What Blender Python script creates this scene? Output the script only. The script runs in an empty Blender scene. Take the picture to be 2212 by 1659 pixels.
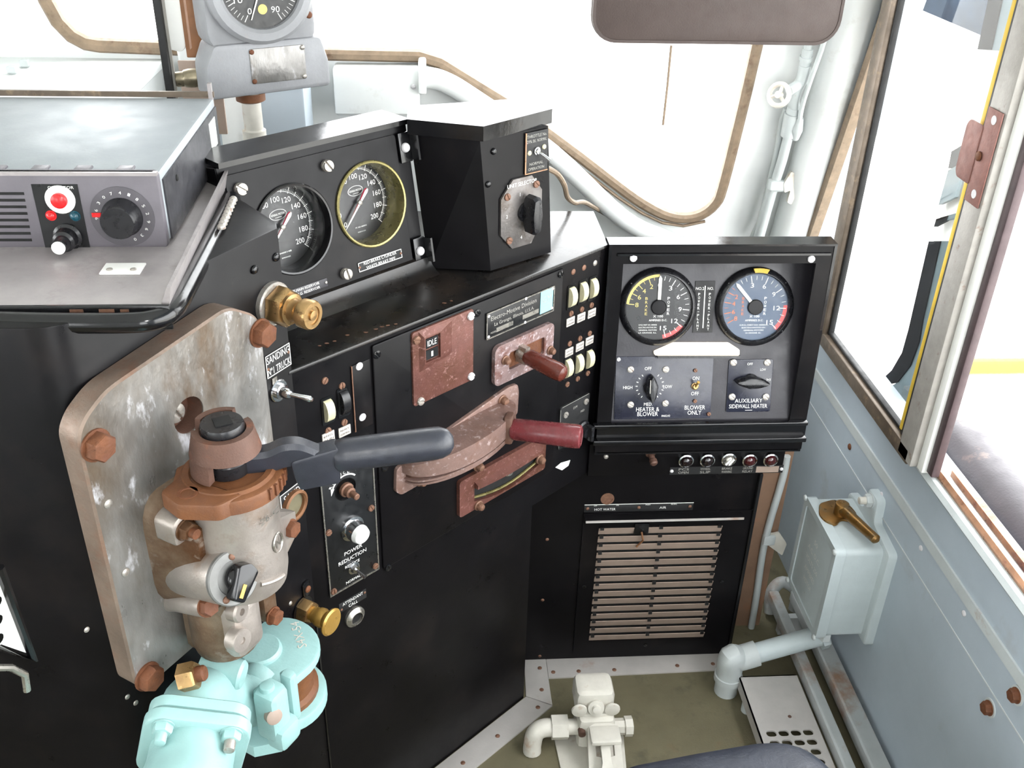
import bpy, bmesh, math, random
from mathutils import Vector, Matrix
from mathutils.geometry import tessellate_polygon

random.seed(7)
scene = bpy.context.scene
COL = scene.collection

# ------------------------------------------------------------------ camera
IW, IH, FPX = 2212.0, 1659.0, 2138.07
PITCH, YAW, ROLL = math.radians(30.3394), math.radians(4.79209), math.radians(1.69487)
CAM = Vector((0, 0, 1.3))
FWD = Vector((math.sin(YAW) * math.cos(PITCH), math.cos(YAW) * math.cos(PITCH), -math.sin(PITCH)))
_r = Vector((math.cos(YAW), -math.sin(YAW), 0))
_u = _r.cross(FWD)
RGT = _r * math.cos(ROLL) + _u * math.sin(ROLL)
UPV = _u * math.cos(ROLL) - _r * math.sin(ROLL)
cd = bpy.data.cameras.new('camera')
cd.sensor_width = 36.0
cd.lens = FPX * 36.0 / IW
cd.clip_start = 0.02
cam = bpy.data.objects.new('camera', cd)
COL.objects.link(cam)
mw = Matrix((RGT, UPV, -FWD)).transposed().to_4x4()
mw.translation = CAM
cam.matrix_world = mw
scene.camera = cam

# ------------------------------------------------------------------ world, lights, exposure
scene.view_settings.view_transform = 'Standard'
scene.view_settings.look = 'None'
scene.view_settings.gamma = 1.0
scene.view_settings.use_curve_mapping = False
scene.view_settings.exposure = 0.0
world = bpy.data.worlds.new('bright_overcast_sky')
scene.world = world
world.use_nodes = True
bg = world.node_tree.nodes['Background']
bg.inputs['Color'].default_value = (0.97, 0.99, 1.0, 1)
bg.inputs['Strength'].default_value = 9.0

fl = bpy.data.lights.new('camera_flash', 'POINT')       # the flash of the photographer's compact camera
fl.energy = 11.0
fl.shadow_soft_size = 0.012
fl.color = (1.0, 0.985, 0.96)
flash = bpy.data.objects.new('camera_flash', fl)
flash.location = CAM + RGT * 0.055 + UPV * 0.03 - FWD * 0.01
COL.objects.link(flash)

def ray(x, y):
    return RGT * ((x - IW / 2) / FPX) - UPV * ((y - IH / 2) / FPX) + FWD

def at_z(x, y, z):
    v = ray(x, y)
    return CAM + v * ((z - CAM.z) / v.z)

def at_y(x, y, yy):
    v = ray(x, y)
    return CAM + v * ((yy - CAM.y) / v.y)

def at_x(x, y, xx):
    v = ray(x, y)
    return CAM + v * ((xx - CAM.x) / v.x)

class Frame:
    """A flat panel: u to the viewer's right, v up, n out towards the viewer."""
    def __init__(self, o, u, n):
        self.o = Vector(o); self.u = Vector(u).normalized(); self.n = Vector(n).normalized()
        self.v = self.n.cross(self.u)
        self.M = Matrix((self.u, self.v, self.n)).transposed().to_4x4()
        self.M.translation = self.o
    def loc(self, x, y, off=0.0):
        d = ray(x, y)
        o = self.o + self.n * off
        p = CAM + d * ((o - CAM).dot(self.n) / d.dot(self.n)) - self.o
        return Vector((p.dot(self.u), p.dot(self.v), off))
    def at(self, x, y, off=0.0):
        return self.M @ Matrix.Translation(self.loc(x, y, off))
    def mat(self, u, v, off=0.0):
        return self.M @ Matrix.Translation((u, v, off))
    def rect(self, pts, off=0.0):
        """true rectangle through four measured corners TL TR BR BL -> centre u, v, width, height"""
        q = [self.loc(a, b, off) for a, b in pts]
        u0 = (q[0].x + q[3].x) / 2; u1 = (q[1].x + q[2].x) / 2
        v1 = (q[0].y + q[1].y) / 2; v0 = (q[2].y + q[3].y) / 2
        return (u0 + u1) / 2, (v0 + v1) / 2, u1 - u0, v1 - v0
    def poly(self, pts, c, off=0.0):
        return [(self.loc(a, b, off).x - c[0], self.loc(a, b, off).y - c[1]) for a, b in pts]

def heading(o, deg, lean=0.0):
    h, t = math.radians(deg), math.radians(lean)
    u = Vector((math.sin(h), math.cos(h), 0)); n0 = Vector((math.cos(h), -math.sin(h), 0))
    return Frame(o, u, n0 * math.cos(t) + Vector((0, 0, math.sin(t))))

# ------------------------------------------------------------------ mesh builder
def rrect(w, h, r, k=4):
    out = []
    r = min(r, w / 2 - 1e-5, h / 2 - 1e-5)
    for cx, cy, a0 in ((w/2-r, h/2-r, 0), (-w/2+r, h/2-r, 90), (-w/2+r, -h/2+r, 180), (w/2-r, -h/2+r, 270)):
        for i in range(k + 1):
            a = math.radians(a0 + 90 * i / k)
            out.append((cx + r * math.cos(a), cy + r * math.sin(a)))
    return out

def circ(r, n=24, cx=0, cy=0, a0=0.0):
    return [(cx + r * math.cos(a0 + 2*math.pi*i/n), cy + r * math.sin(a0 + 2*math.pi*i/n)) for i in range(n)]

def area2(p):
    return sum(p[i][0]*p[(i+1) % len(p)][1] - p[(i+1) % len(p)][0]*p[i][1] for i in range(len(p))) / 2

def inset(p, d):
    n = len(p); out = []
    for i in range(n):
        a, b, c = Vector(p[i-1]), Vector(p[i]), Vector(p[(i+1) % n])
        e1, e2 = (b - a), (c - b)
        if e1.length < 1e-9 or e2.length < 1e-9:
            out.append(tuple(b)); continue
        e1.normalize(); e2.normalize()
        n1 = Vector((-e1.y, e1.x)); n2 = Vector((-e2.y, e2.x))
        m = n1 + n2
        k = m.length_squared
        m = m * (2 / k if k > 0.3 else 1.0)
        out.append(tuple(b + m * d))
    return out

def smooth_poly(pts, r, k=4):
    """round the corners of a polygon"""
    out = []
    n = len(pts)
    rr = r if isinstance(r, (list, tuple)) else [r] * n
    for i in range(n):
        a, b, c = Vector(pts[i-1]), Vector(pts[i]), Vector(pts[(i+1) % n])
        ra = rr[i]
        if ra <= 0:
            out.append(tuple(b)); continue
        d1, d2 = a - b, c - b
        s = min(ra, d1.length * .45, d2.length * .45)
        p0 = b + d1.normalized() * s; p2 = b + d2.normalized() * s
        for j in range(k + 1):
            t = j / k
            out.append(tuple(p0 * (1-t)**2 + b * 2*t*(1-t) + p2 * t*t))
    return out

def spline(pts, k=6):
    P = [Vector(p) for p in pts]
    if len(P) < 3: return P
    out = []
    for i in range(len(P) - 1):
        p0 = P[i-1] if i else P[0]*2 - P[1]; p1, p2 = P[i], P[i+1]
        p3 = P[i+2] if i + 2 < len(P) else P[-1]*2 - P[-2]
        for j in range(k):
            t = j / k
            out.append(.5*((2*p1) + (p2-p0)*t + (2*p0-5*p1+4*p2-p3)*t*t + (3*p1-p0-3*p2+p3)*t**3))
    out.append(P[-1])
    return out

class MB:
    def __init__(self):
        self.v = []; self.f = []
    def add(self, vs, fs, M=None):
        b = len(self.v)
        for p in vs:
            p = Vector(p)
            self.v.append(tuple(M @ p) if M is not None else tuple(p))
        for f in fs: self.f.append(tuple(b + i for i in f))
        return self
    def box(self, c, s, M=None, bev=0.0):
        if bev > 0:
            return self.plate(rrect(s[0], s[1], bev, 2), c[2]-s[2]/2, c[2]+s[2]/2, bev, M=M, at=(c[0], c[1]), both=True)
        x, y, z = c; a, b, d = s[0]/2, s[1]/2, s[2]/2
        vs = [(x+i*a, y+j*b, z+k*d) for k in (-1, 1) for j in (-1, 1) for i in (-1, 1)]
        return self.add(vs, [(0,2,3,1),(4,5,7,6),(0,1,5,4),(2,6,7,3),(0,4,6,2),(1,3,7,5)], M)
    def loft(self, rings, cap0=True, cap1=True, M=None, closed=True):
        n = len(rings[0]); vs = [p for r in rings for p in r]; fs = []
        for i in range(len(rings) - 1):
            for j in range(n if closed else n - 1):
                k = (j + 1) % n
                fs.append((i*n+j, i*n+k, (i+1)*n+k, (i+1)*n+j))
        if cap0: fs.append(tuple(reversed(range(n))))
        if cap1: fs.append(tuple((len(rings)-1)*n + j for j in range(n)))
        return self.add(vs, fs, M)
    def plate(self, poly, z0, z1, bev=0.0, M=None, at=(0, 0), both=False):
        if area2(poly) < 0: poly = poly[::-1]
        poly = [(p[0]+at[0], p[1]+at[1]) for p in poly]
        R = lambda q, z: [(a, b, z) for a, b in q]
        if bev <= 0: rings = [R(poly, z0), R(poly, z1)]
        else:
            ins = inset(poly, bev); mid = inset(poly, bev*.3)
            rings = ([R(ins, z0), R(poly, z0+bev)] if both else [R(poly, z0)]) + [R(poly, z1-bev), R(mid, z1-bev*.3), R(ins, z1)]
        return self.loft(rings, M=M)
    def holed(self, outer, holes, z0, z1, M=None):
        if area2(outer) < 0: outer = outer[::-1]
        holes = [h if area2(h) < 0 else h[::-1] for h in holes]
        loops = [outer] + holes
        flat = [p for l in loops for p in l]; N = len(flat)
        tris = tessellate_polygon([[Vector((a, b, 0)) for a, b in l] for l in loops])
        vs = [(a, b, z0) for a, b in flat] + [(a, b, z1) for a, b in flat]; fs = []
        for t in tris:
            a = area2([flat[i] for i in t])
            if abs(a) < 1e-14: continue
            t = t if a > 0 else t[::-1]
            fs.append(tuple(i + N for i in t)); fs.append(tuple(reversed(t)))
        b = 0
        for l in loops:
            n = len(l)
            for i in range(n):
                j = (i+1) % n
                fs.append((b+i, b+j, b+j+N, b+i+N))
            b += n
        return self.add(vs, fs, M)
    def lathe(self, prof, n=24, o=(0, 0, 0), ax=(0, 0, 1), M=None, a0=0.0, sx=1.0, caps=(True, True)):
        ax = Vector(ax).normalized(); o = Vector(o)
        t = Vector((1, 0, 0)) if abs(ax.x) < .9 else Vector((0, 1, 0))
        e1 = (t - ax * t.dot(ax)).normalized(); e2 = ax.cross(e1)
        rings = []
        for r, z in prof:
            r = max(r, 1e-5)
            rings.append([tuple(o + ax*z + (e1*math.cos(a0+2*math.pi*i/n)*sx + e2*math.sin(a0+2*math.pi*i/n))*r) for i in range(n)])
        return self.loft(rings, caps[0], caps[1], M=M)
    def cyl(self, p0, p1, r0, r1=None, n=20, bev=0.0, M=None):
        p0, p1 = Vector(p0), Vector(p1); L = (p1-p0).length
        r1 = r0 if r1 is None else r1
        pr = [(r0, 0), (r1, L)] if bev <= 0 else [(r0-bev, 0), (r0, bev), (r1, L-bev), (r1-bev*.3, L-bev*.3), (r1-bev, L)]
        return self.lathe(pr, n, p0, p1-p0, M)
    def tube(self, pts, r, n=10, M=None, caps=True):
        P = [Vector(p) for p in pts]; rings = []; prev = None
        for i, p in enumerate(P):
            d = (P[min(i+1, len(P)-1)] - P[max(i-1, 0)]).normalized()
            if prev is None:
                t = Vector((0, 0, 1)) if abs(d.z) < .9 else Vector((1, 0, 0))
                e1 = (t - d*t.dot(d)).normalized()
            else: e1 = (prev - d*prev.dot(d)).normalized()
            prev = e1; e2 = d.cross(e1)
            rr = r[i] if isinstance(r, (list, tuple)) else r
            rings.append([tuple(p + (e1*math.cos(2*math.pi*j/n) + e2*math.sin(2*math.pi*j/n))*rr) for j in range(n)])
        return self.loft(rings, caps, caps, M)
    def sweep(self, pts, prof, upv, M=None, closed_path=False):
        """sweep a 2-D profile (a across, b along upv) along a path"""
        P = [Vector(p) for p in pts]; up = Vector(upv).normalized(); rings = []; m = len(P)
        for i, p in enumerate(P):
            a = P[i-1] if (i or closed_path) else P[0]; b = P[(i+1) % m] if (i < m-1 or closed_path) else P[-1]
            d1 = (p - a); d2 = (b - p)
            d = (d1.normalized() if d1.length > 1e-9 else Vector()) + (d2.normalized() if d2.length > 1e-9 else Vector())
            d.normalize(); s = d.cross(up).normalized()
            k = 1.0
            if d1.length > 1e-9 and d2.length > 1e-9:
                k = 1.0 / max(.4, math.sqrt(max(0.0, (1 + d1.normalized().dot(d2.normalized())) / 2)))
            rings.append([tuple(p + s*(q[0]*k) + up*q[1]) for q in prof])
        if closed_path: rings.append(rings[0])
        return self.loft(rings, not closed_path, not closed_path, M)
    def hexa(self, o, ax, r, h, a0=0.0, M=None):
        return self.lathe([(r, 0), (r, h*.85), (r*.9, h)], 6, o, ax, M, a0)
    def dome(self, o, ax, r, h, n=14, M=None):
        return self.lathe([(r, 0), (r, h*.35), (r*.85, h*.7), (r*.5, h*.95), (0, h)], n, o, ax, M)
    def slotscrew(self, o, r, h, ang=0.0, M=None, gap=.16):
        """slotted screw head, slot cut between two half discs"""
        self.lathe([(r, 0), (r, h*.5), (r*.96, h*.55)], 18, o, (0, 0, 1), M)
        for s in (0, math.pi):
            seg = []
            a1 = math.acos(gap)
            for i in range(9):
                a = -a1 + 2*a1*i/8
                seg.append((r*.96*math.cos(a), r*.96*math.sin(a)))
            T = Matrix.Translation(o) @ Matrix.Rotation(ang + s, 4, 'Z')
            self.plate(seg, h*.5, h, r*.08, M=(M @ T if M is not None else T))
        return self
    def build(self, name, m, parent=None, M=None, smooth=35, uv=None):
        me = bpy.data.meshes.new(name)
        me.from_pydata(self.v, [], self.f)
        bm = bmesh.new(); bm.from_mesh(me)
        bmesh.ops.recalc_face_normals(bm, faces=bm.faces)
        bm.to_mesh(me); bm.free()
        if smooth:
            me.shade_smooth(); me.set_sharp_from_angle(angle=math.radians(smooth))
        me.materials.append(m)
        o = bpy.data.objects.new(name, me)
        COL.objects.link(o)
        if parent is not None: o.parent = parent
        if M is not None: o.matrix_local = M
        return o

def thing(name, label, cat, M=None, group=None):
    o = bpy.data.objects.new(name, None)
    COL.objects.link(o); o.empty_display_size = .02
    if M is not None: o.matrix_world = M
    o['label'] = label; o['category'] = cat
    if group: o['group'] = group
    return o
def tag(o, label, cat, group=None):
    o['label'] = label; o['category'] = cat
    if group: o['group'] = group
    return o
def struct(o):
    o['kind'] = 'structure'; return o
def copy_tree(o, M=None, label=None, parent=None):
    c = o.copy(); COL.objects.link(c)
    if parent is not None: c.parent = parent
    if M is not None: c.matrix_world = M
    if label: c['label'] = label
    for ch in [x for x in bpy.data.objects if x.parent == o]:
        copy_tree(ch, None, None, c)
    return c

_tc = {}
def text_verts(s, bold=False):
    """flat glyph outlines of a line of lettering, unit cap height, centred"""
    if s in _tc: return _tc[s]
    cu = bpy.data.curves.new('t', 'FONT'); cu.body = s; cu.size = 1.0; cu.resolution_u = 2
    cu.align_x = 'CENTER'
    ob = bpy.data.objects.new('t', cu); COL.objects.link(ob)
    dg = bpy.context.evaluated_depsgraph_get()
    me = bpy.data.meshes.new_from_object(ob.evaluated_get(dg))
    vs = [tuple(v.co) for v in me.vertices]; fs = [tuple(p.vertices) for p in me.polygons]
    bpy.data.objects.remove(ob); bpy.data.curves.remove(cu); bpy.data.meshes.remove(me)
    xs = [v[0] for v in vs] or [0]
    _tc[s] = (vs, fs, max(xs) - min(xs), (max(xs) + min(xs)) / 2)
    return _tc[s]

class Text(MB):
    def put(self, s, x, y, h, w=None, z=0.0006, rot=0.0, M=None):
        """cap height h, optional total width w, centre (x, y)"""
        vs, fs, ww, cx = text_verts(s)
        k = h / .70
        kx = (w / ww) if w else k * .85
        T = Matrix.Translation((x, y, z)) @ Matrix.Rotation(rot, 4, 'Z')
        if M is not None: T = M @ T
        return self.add([((v[0]-cx)*kx, v[1]*k - h/2, 0) for v in vs], fs, T)

# ------------------------------------------------------------------ materials
def lin(c):
    f = lambda q: q/12.92 if q <= .04045 else ((q+.055)/1.055)**2.4
    return tuple(f(x/255.0) for x in c) + (1,)

def pbr(name, col, rough=.5, metal=0.0, var=.12, vs=30, bump=0.0, bs=200, spots=None, coat=0.0, spec=.5, rv=.1, emit=None, stretch=None, sub=0.0):
    """procedural paint / metal: noise-broken base colour, optional patches of a second colour, fine relief"""
    m = bpy.data.materials.new(name); m.use_nodes = True
    nt = m.node_tree; N = nt.nodes; L = nt.links
    b = N['Principled BSDF']
    tc = N.new('ShaderNodeTexCoord'); src = tc.outputs['Object']
    if stretch:
        mp = N.new('ShaderNodeMapping'); mp.inputs['Scale'].default_value = stretch
        L.new(src, mp.inputs['Vector']); src = mp.outputs['Vector']
    def noise(sc, det=5, ro=.6):
        n = N.new('ShaderNodeTexNoise'); n.inputs['Scale'].default_value = sc
        n.inputs['Detail'].default_value = det; n.inputs['Roughness'].default_value = ro
        L.new(src, n.inputs['Vector']); return n.outputs['Fac']
    def ramp(fac, a, c):
        r = N.new('ShaderNodeMapRange'); r.inputs['From Min'].default_value = a; r.inputs['From Max'].default_value = c
        L.new(fac, r.inputs['Value']); return r.outputs['Result']
    def mix(fac, a, c):
        x = N.new('ShaderNodeMix'); x.data_type = 'RGBA'
        L.new(fac, x.inputs['Factor'])
        for s, q in ((6, a), (7, c)):
            if isinstance(q, tuple): x.inputs[s].default_value = q
            else: L.new(q, x.inputs[s])
        return x.outputs[2]
    c = lin(col)
    lo = tuple(x*(1-var) for x in c[:3]) + (1,); hi = tuple(min(1, x*(1+var)) for x in c[:3]) + (1,)
    n1 = noise(vs)
    colr = mix(ramp(n1, .3, .7), lo, hi)
    mf = None
    for sp in (spots or []):
        f = ramp(noise(sp[1], 6, .65), sp[2], sp[3])
        colr = mix(f, colr, lin(sp[0])); mf = f
    L.new(colr, b.inputs['Base Color'])
    rr = N.new('ShaderNodeMapRange'); rr.inputs['From Min'].default_value = .3; rr.inputs['From Max'].default_value = .7
    rr.inputs['To Min'].default_value = max(.03, rough-rv); rr.inputs['To Max'].default_value = min(1, rough+rv)
    L.new(noise(vs*1.7), rr.inputs['Value']); L.new(rr.outputs['Result'], b.inputs['Roughness'])
    b.inputs['Metallic'].default_value = metal
    if metal > 0 and mf is not None:
        mm = N.new('ShaderNodeMapRange'); mm.inputs['To Min'].default_value = metal; mm.inputs['To Max'].default_value = metal*.15
        L.new(mf, mm.inputs['Value']); L.new(mm.outputs['Result'], b.inputs['Metallic'])
    b.inputs['Specular IOR Level'].default_value = spec
    b.inputs['Coat Weight'].default_value = coat; b.inputs['Coat Roughness'].default_value = .15
    if sub: b.inputs['Subsurface Weight'].default_value = sub
    if bump > 0:
        bp = N.new('ShaderNodeBump'); bp.inputs['Strength'].default_value = bump; bp.inputs['Distance'].default_value = .002
        L.new(noise(bs, 4), bp.inputs['Height']); L.new(bp.outputs['Normal'], b.inputs['Normal'])
    if emit:
        b.inputs['Emission Color'].default_value = lin(emit[0]); b.inputs['Emission Strength'].default_value = emit[1]
    return m

def glass_mat(name, tint=(1, 1, 1, 1), gl=1.0):
    m = bpy.data.materials.new(name); m.use_nodes = True
    nt = m.node_tree; N = nt.nodes; L = nt.links
    N.remove(N['Principled BSDF'])
    tr = N.new('ShaderNodeBsdfTransparent'); tr.inputs['Color'].default_value = tint
    g = N.new('ShaderNodeBsdfGlossy'); g.inputs['Roughness'].default_value = .02
    fr = N.new('ShaderNodeFresnel'); fr.inputs['IOR'].default_value = 1.45
    ns = N.new('ShaderNodeTexNoise'); ns.inputs['Scale'].default_value = 25
    rm = N.new('ShaderNodeMapRange'); rm.inputs['To Min'].default_value = .9*gl; rm.inputs['To Max'].default_value = gl
    L.new(ns.outputs['Fac'], rm.inputs['Value'])
    mu = N.new('ShaderNodeMath'); mu.operation = 'MULTIPLY'
    L.new(fr.outputs['Fac'], mu.inputs[0]); L.new(rm.outputs['Result'], mu.inputs[1])
    ge = N.new('ShaderNodeNewGeometry'); iv = N.new('ShaderNodeMath'); iv.operation = 'SUBTRACT'; iv.inputs[0].default_value = 1.0
    L.new(ge.outputs['Backfacing'], iv.inputs[1])
    m2 = N.new('ShaderNodeMath'); m2.operation = 'MULTIPLY'; L.new(mu.outputs[0], m2.inputs[0]); L.new(iv.outputs[0], m2.inputs[1])
    mx = N.new('ShaderNodeMixShader')
    L.new(m2.outputs[0], mx.inputs[0]); L.new(tr.outputs[0], mx.inputs[1]); L.new(g.outputs[0], mx.inputs[2])
    L.new(mx.outputs[0], N['Material Output'].inputs['Surface'])
    return m

RUST = (122, 66, 36)
M_ = {}
def mats():
    A = M_.__setitem__
    A('black', pbr('black_console_paint', (13, 12, 14), .34, 0, .3, 14, .03, 300, [((30, 25, 23), 7, .54, .85)], rv=.08, spec=.17))
    A('black_gloss', pbr('black_gloss_paint', (15, 15, 17), .17, 0, .3, 20, .04, 120, [((50, 42, 36), 40, .66, .8)], rv=.07))
    A('black_plastic', pbr('black_plastic', (24, 24, 27), .3, 0, .2, 60, .05, 400))
    A('black_matte', pbr('black_matte', (20, 20, 21), .6, 0, .3, 30, .1, 300))
    A('dark_void', pbr('dark_recess', (8, 8, 8), .8, 0, .2, 30))
    A('handle_black', pbr('handle_black_plastic', (38, 40, 48), .38, 0, .15, 90, .10, 700))
    A('charcoal_panel', pbr('charcoal_panel', (36, 34, 40), .42, 0, .2, 22, .08, 300))
    A('navy_plate', pbr('navy_black_plate', (28, 30, 44), .26, 0, .3, 18, .05, 300))
    A('alu', pbr('worn_aluminium', (138, 136, 133), .40, .6, .25, 22, .5, 120, [((108, 98, 86), 8, .44, .64), ((92, 70, 48), 14, .58, .74), ((190, 190, 194), 42, .57, .68)], rv=.15, stretch=(1.0, .4, 1.0)))
    A('alu_side', pbr('worn_aluminium_edge', (126, 110, 98), .5, .4, .2, 25, .3, 190, [((118, 76, 52), 30, .5, .8)]))
    A('cast', pbr('cast_aluminium', (158, 150, 143), .40, .6, .2, 22, .15, 420, [((128, 96, 66), 14, .56, .82), ((84, 56, 34), 30, .70, .86)], rv=.12))
    A('cast_stained', pbr('cast_aluminium_oil_stained', (124, 106, 88), .42, .45, .3, 22, .2, 420, [((84, 54, 30), 12, .42, .62), ((150, 142, 132), 24, .56, .7)]))
    A('rust', pbr('rust', (102, 60, 34), .68, .1, .3, 120, .35, 420, [((90, 52, 36), 60, .5, .7)]))
    A('rust_flat', pbr('rusted_casting', (110, 68, 38), .58, .15, .22, 35, .22, 380, [((92, 58, 38), 18, .48, .7)]))
    A('rust_brown', pbr('rust_brown_casting', (92, 66, 55), .55, .2, .2, 40, .25, 520, [((138, 78, 48), 22, .55, .72)]))
    A('rust_screw', pbr('rusted_screw', (116, 84, 67), .55, .3, .25, 300, .2, 900))
    A('screw', pbr('dull_zinc_screw', (170, 165, 158), .4, .6, .15, 250, .1, 900, [((130, 92, 70), 180, .58, .7)]))
    A('white_screw', pbr('white_painted_screw', (200, 198, 200), .4, 0, .06, 200))
    A('chrome', pbr('chrome', (214, 214, 216), .13, 1.0, .05, 60))
    A('steel', pbr('brushed_steel', (176, 172, 164), .3, .85, .12, 90, .05, 500))
    A('brass', pbr('brass', (170, 138, 94), .32, .85, .16, 60, .12, 300, [((120, 84, 48), 45, .6, .8)]))
    A('brass_paint', pbr('golden_brass_knob', (180, 142, 72), .34, .55, .12, 60, .08, 300))
    A('olive_rim', pbr('olive_brass_rim', (126, 118, 76), .3, .7, .14, 60, .05, 300))
    A('plate_red', pbr('red_brown_rusted_plate', (100, 62, 54), .5, .3, .2, 30, .3, 420, [((84, 50, 36), 18, .46, .66), ((132, 96, 90), 170, .56, .68)]))
    A('plate_pink', pbr('pinkish_worn_bezel', (134, 113, 111), .46, .35, .2, 60, .35, 380, [((112, 76, 68), 44, .52, .66), ((170, 156, 158), 150, .54, .64)]))
    A('quadrant', pbr('brown_worn_quadrant', (130, 105, 97), .46, .35, .16, 40, .25, 380, [((104, 72, 56), 20, .50, .70), ((156, 138, 134), 140, .56, .66)]))
    A('maroon', pbr('maroon_phenolic', (98, 40, 44), .26, 0, .2, 70, .06, 300, [((96, 50, 46), 60, .6, .75)]))
    A('brown_grip', pbr('brown_phenolic', (84, 36, 27), .24, 0, .2, 60, .05, 300))
    A('cream', pbr('cream_plastic', (196, 190, 158), .35, 0, .08, 100))
    A('white_paint', pbr('white_lettering', (226, 226, 222), .55, 0, .06, 300))
    A('faded_letter', pbr('faded_lettering', (150, 148, 142), .6, 0, .2, 300))
    A('yellow_letter', pbr('yellow_lettering', (206, 186, 110), .55, 0, .06, 300))
    A('orange_letter', pbr('orange_lettering', (196, 110, 70), .55, 0, .06, 300))
    A('red_letter', pbr('red_band', (206, 84, 84), .5, 0, .08, 300))
    A('dial', pbr('black_dial', (16, 17, 19), .35, 0, .15, 60))
    A('dial_reflect', pbr('dial_blue_reflection', (62, 78, 100), .4, 0, .08, 40))  # bluish reflection put into the dial colour
    A('needle', pbr('white_needle', (240, 238, 230), .5, 0, .03, 100))
    A('red_needle', pbr('red_needle', (200, 30, 70), .45, 0, .05, 100))
    A('grey_wall', pbr('light_grey_wall_paint', (170, 181, 190), .5, 0, .06, 6, .06, 160, [((150, 146, 140), 5, .60, .85), ((120, 78, 56), 60, .79, .83)]))
    A('white_wall', pbr('pale_front_wall_paint', (228, 231, 230), .5, 0, .05, 8, .05, 160, [((186, 182, 172), 7, .6, .8)]))
    A('pale_grey', pbr('pale_grey_paint', (186, 192, 192), .48, 0, .06, 20, .10, 220, [((150, 116, 96), 22, .64, .82)]))
    A('switch_grey', pbr('switch_box_grey_paint', (186, 196, 198), .42, 0, .05, 25, .10, 240, [((140, 128, 116), 45, .68, .8)]))
    A('floor', pbr('olive_brown_floor', (100, 94, 72), .75, 0, .12, 14, .25, 320, [((108, 80, 56), 7, .6, .8), ((74, 72, 56), 18, .56, .75)]))
    A('trim', pbr('pale_floor_strip', (176, 172, 168), .5, .1, .08, 20, .1, 260, [((150, 112, 88), 14, .60, .8)]))
    A('dirty_white', pbr('dirty_white_casting', (206, 202, 192), .48, 0, .08, 40, .12, 260, [((160, 112, 72), 24, .60, .78)]))
    A('cyan', pbr('pale_turquoise_paint', (142, 178, 176), .42, 0, .05, 40, .22, 160, [((186, 150, 130), 42, .70, .82)]))
    A('louver', pbr('taupe_louvre_paint', (150, 132, 120), .6, 0, .08, 40, .08, 300))
    A('gasket', pbr('brown_rubber_gasket', (126, 108, 88), .55, 0, .2, 60, .1, 260, [((90, 66, 48), 40, .56, .75)]))
    A('sash', pbr('weathered_bronze_sash', (104, 92, 80), .42, .4, .2, 40, .15, 260, [((140, 120, 96), 60, .56, .75)]))
    A('sash_grey', pbr('grey_sash_stile', (160, 156, 150), .5, .2, .12, 40, .2, 260, [((120, 90, 70), 50, .60, .75)]))
    A('copper_sill', pbr('copper_brown_sill', (170, 128, 100), .34, .5, .2, 40, .15, 260, [((96, 46, 40), 30, .52, .7)]))
    A('brown_paint', pbr('brown_primer', (132, 104, 84), .6, 0, .12, 20, .1, 260, [((150, 96, 66), 20, .6, .8)]))
    A('latch', pbr('rusted_latch_plate', (128, 88, 80), .55, .25, .16, 60, .2, 300))
    A('visor', pbr('brown_grey_vinyl', (62, 50, 46), .55, 0, .08, 30, .2, 600))
    A('vinyl', pbr('dark_blue_black_vinyl', (34, 38, 48), .42, 0, .15, 30, .35, 150))
    A('arm_vinyl', pbr('dark_grey_vinyl', (56, 51, 56), .46, 0, .2, 20, .2, 260, [((120, 100, 90), 20, .6, .8)]))
    A('radio', pbr('radio_grey_metal', (146, 152, 156), .52, .2, .06, 12, .06, 260, [((196, 200, 204), 20, .68, .8)]))
    A('radio_front', pbr('radio_front_plastic', (96, 92, 98), .45, 0, .08, 40, .1, 500))
    A('desk', pbr('scuffed_metal_desk', (160, 154, 154), .38, .4, .14, 16, .10, 260, [((120, 114, 112), 14, .55, .75)]))
    A('spd', pbr('slate_grey_casting', (140, 141, 144), .5, .15, .10, 24, .15, 260, [((150, 144, 140), 20, .6, .8)]))
    A('red', pbr('red_button', (206, 30, 34), .3, 0, .06, 100))
    A('red_lamp', pbr('dark_red_lens', (58, 10, 14), .08, 0, .2, 60, coat=.6))
    A('dark_lamp', pbr('dark_lens', (20, 10, 12), .08, 0, .2, 60, coat=.6))
    A('teal', pbr('teal_led', (20, 70, 84), .25, 0, .06, 100))
    A('lamp_white', pbr('milky_lamp_cap', (238, 238, 236), .25, 0, .02, 100))
    A('badge_blue', pbr('pale_blue_badge', (134, 196, 208), .45, 0, .05, 60))
    A('strip_lamp', pbr('lit_white_strip_lamp', (250, 246, 235), .4, 0, .02, 60, emit=((255, 240, 210), 2.2)))
    A('yellow', pbr('yellow_paint', (222, 206, 40), .5, 0, .08, 30))
    A('yellow_felt', pbr('yellow_strip', (210, 176, 60), .6, 0, .1, 60))
    A('ground', pbr('pale_concrete', (214, 212, 206), .8, 0, .06, 2))
    A('glass', glass_mat('clear_window_glass'))
    A('gauge_glass', glass_mat('gauge_glass', gl=.07))
    A('bluegrey', pbr('blue_grey_outer_post', (96, 114, 120), .5, 0, .06, 20))
    A('rubber', pbr('dark_outer_rubber', (26, 28, 32), .8, 0, .3, 20, spec=.05))
    A('worn_plate', pbr('worn_dark_metal_plate', (104, 100, 98), .42, .5, .25, 40, .2, 300, [((70, 60, 50), 30, .5, .7), ((150, 148, 146), 60, .62, .7)]))
    A('radio_side', pbr('radio_dark_side', (54, 54, 58), .4, .1, .12, 40, .1, 400))
    A('tag_white', pbr('aged_white_tag', (178, 172, 166), .5, 0, .1, 100))
    A('radio_dial', pbr('radio_dial_plastic', (80, 77, 82), .4, 0, .08, 40, .1, 500))
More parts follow.
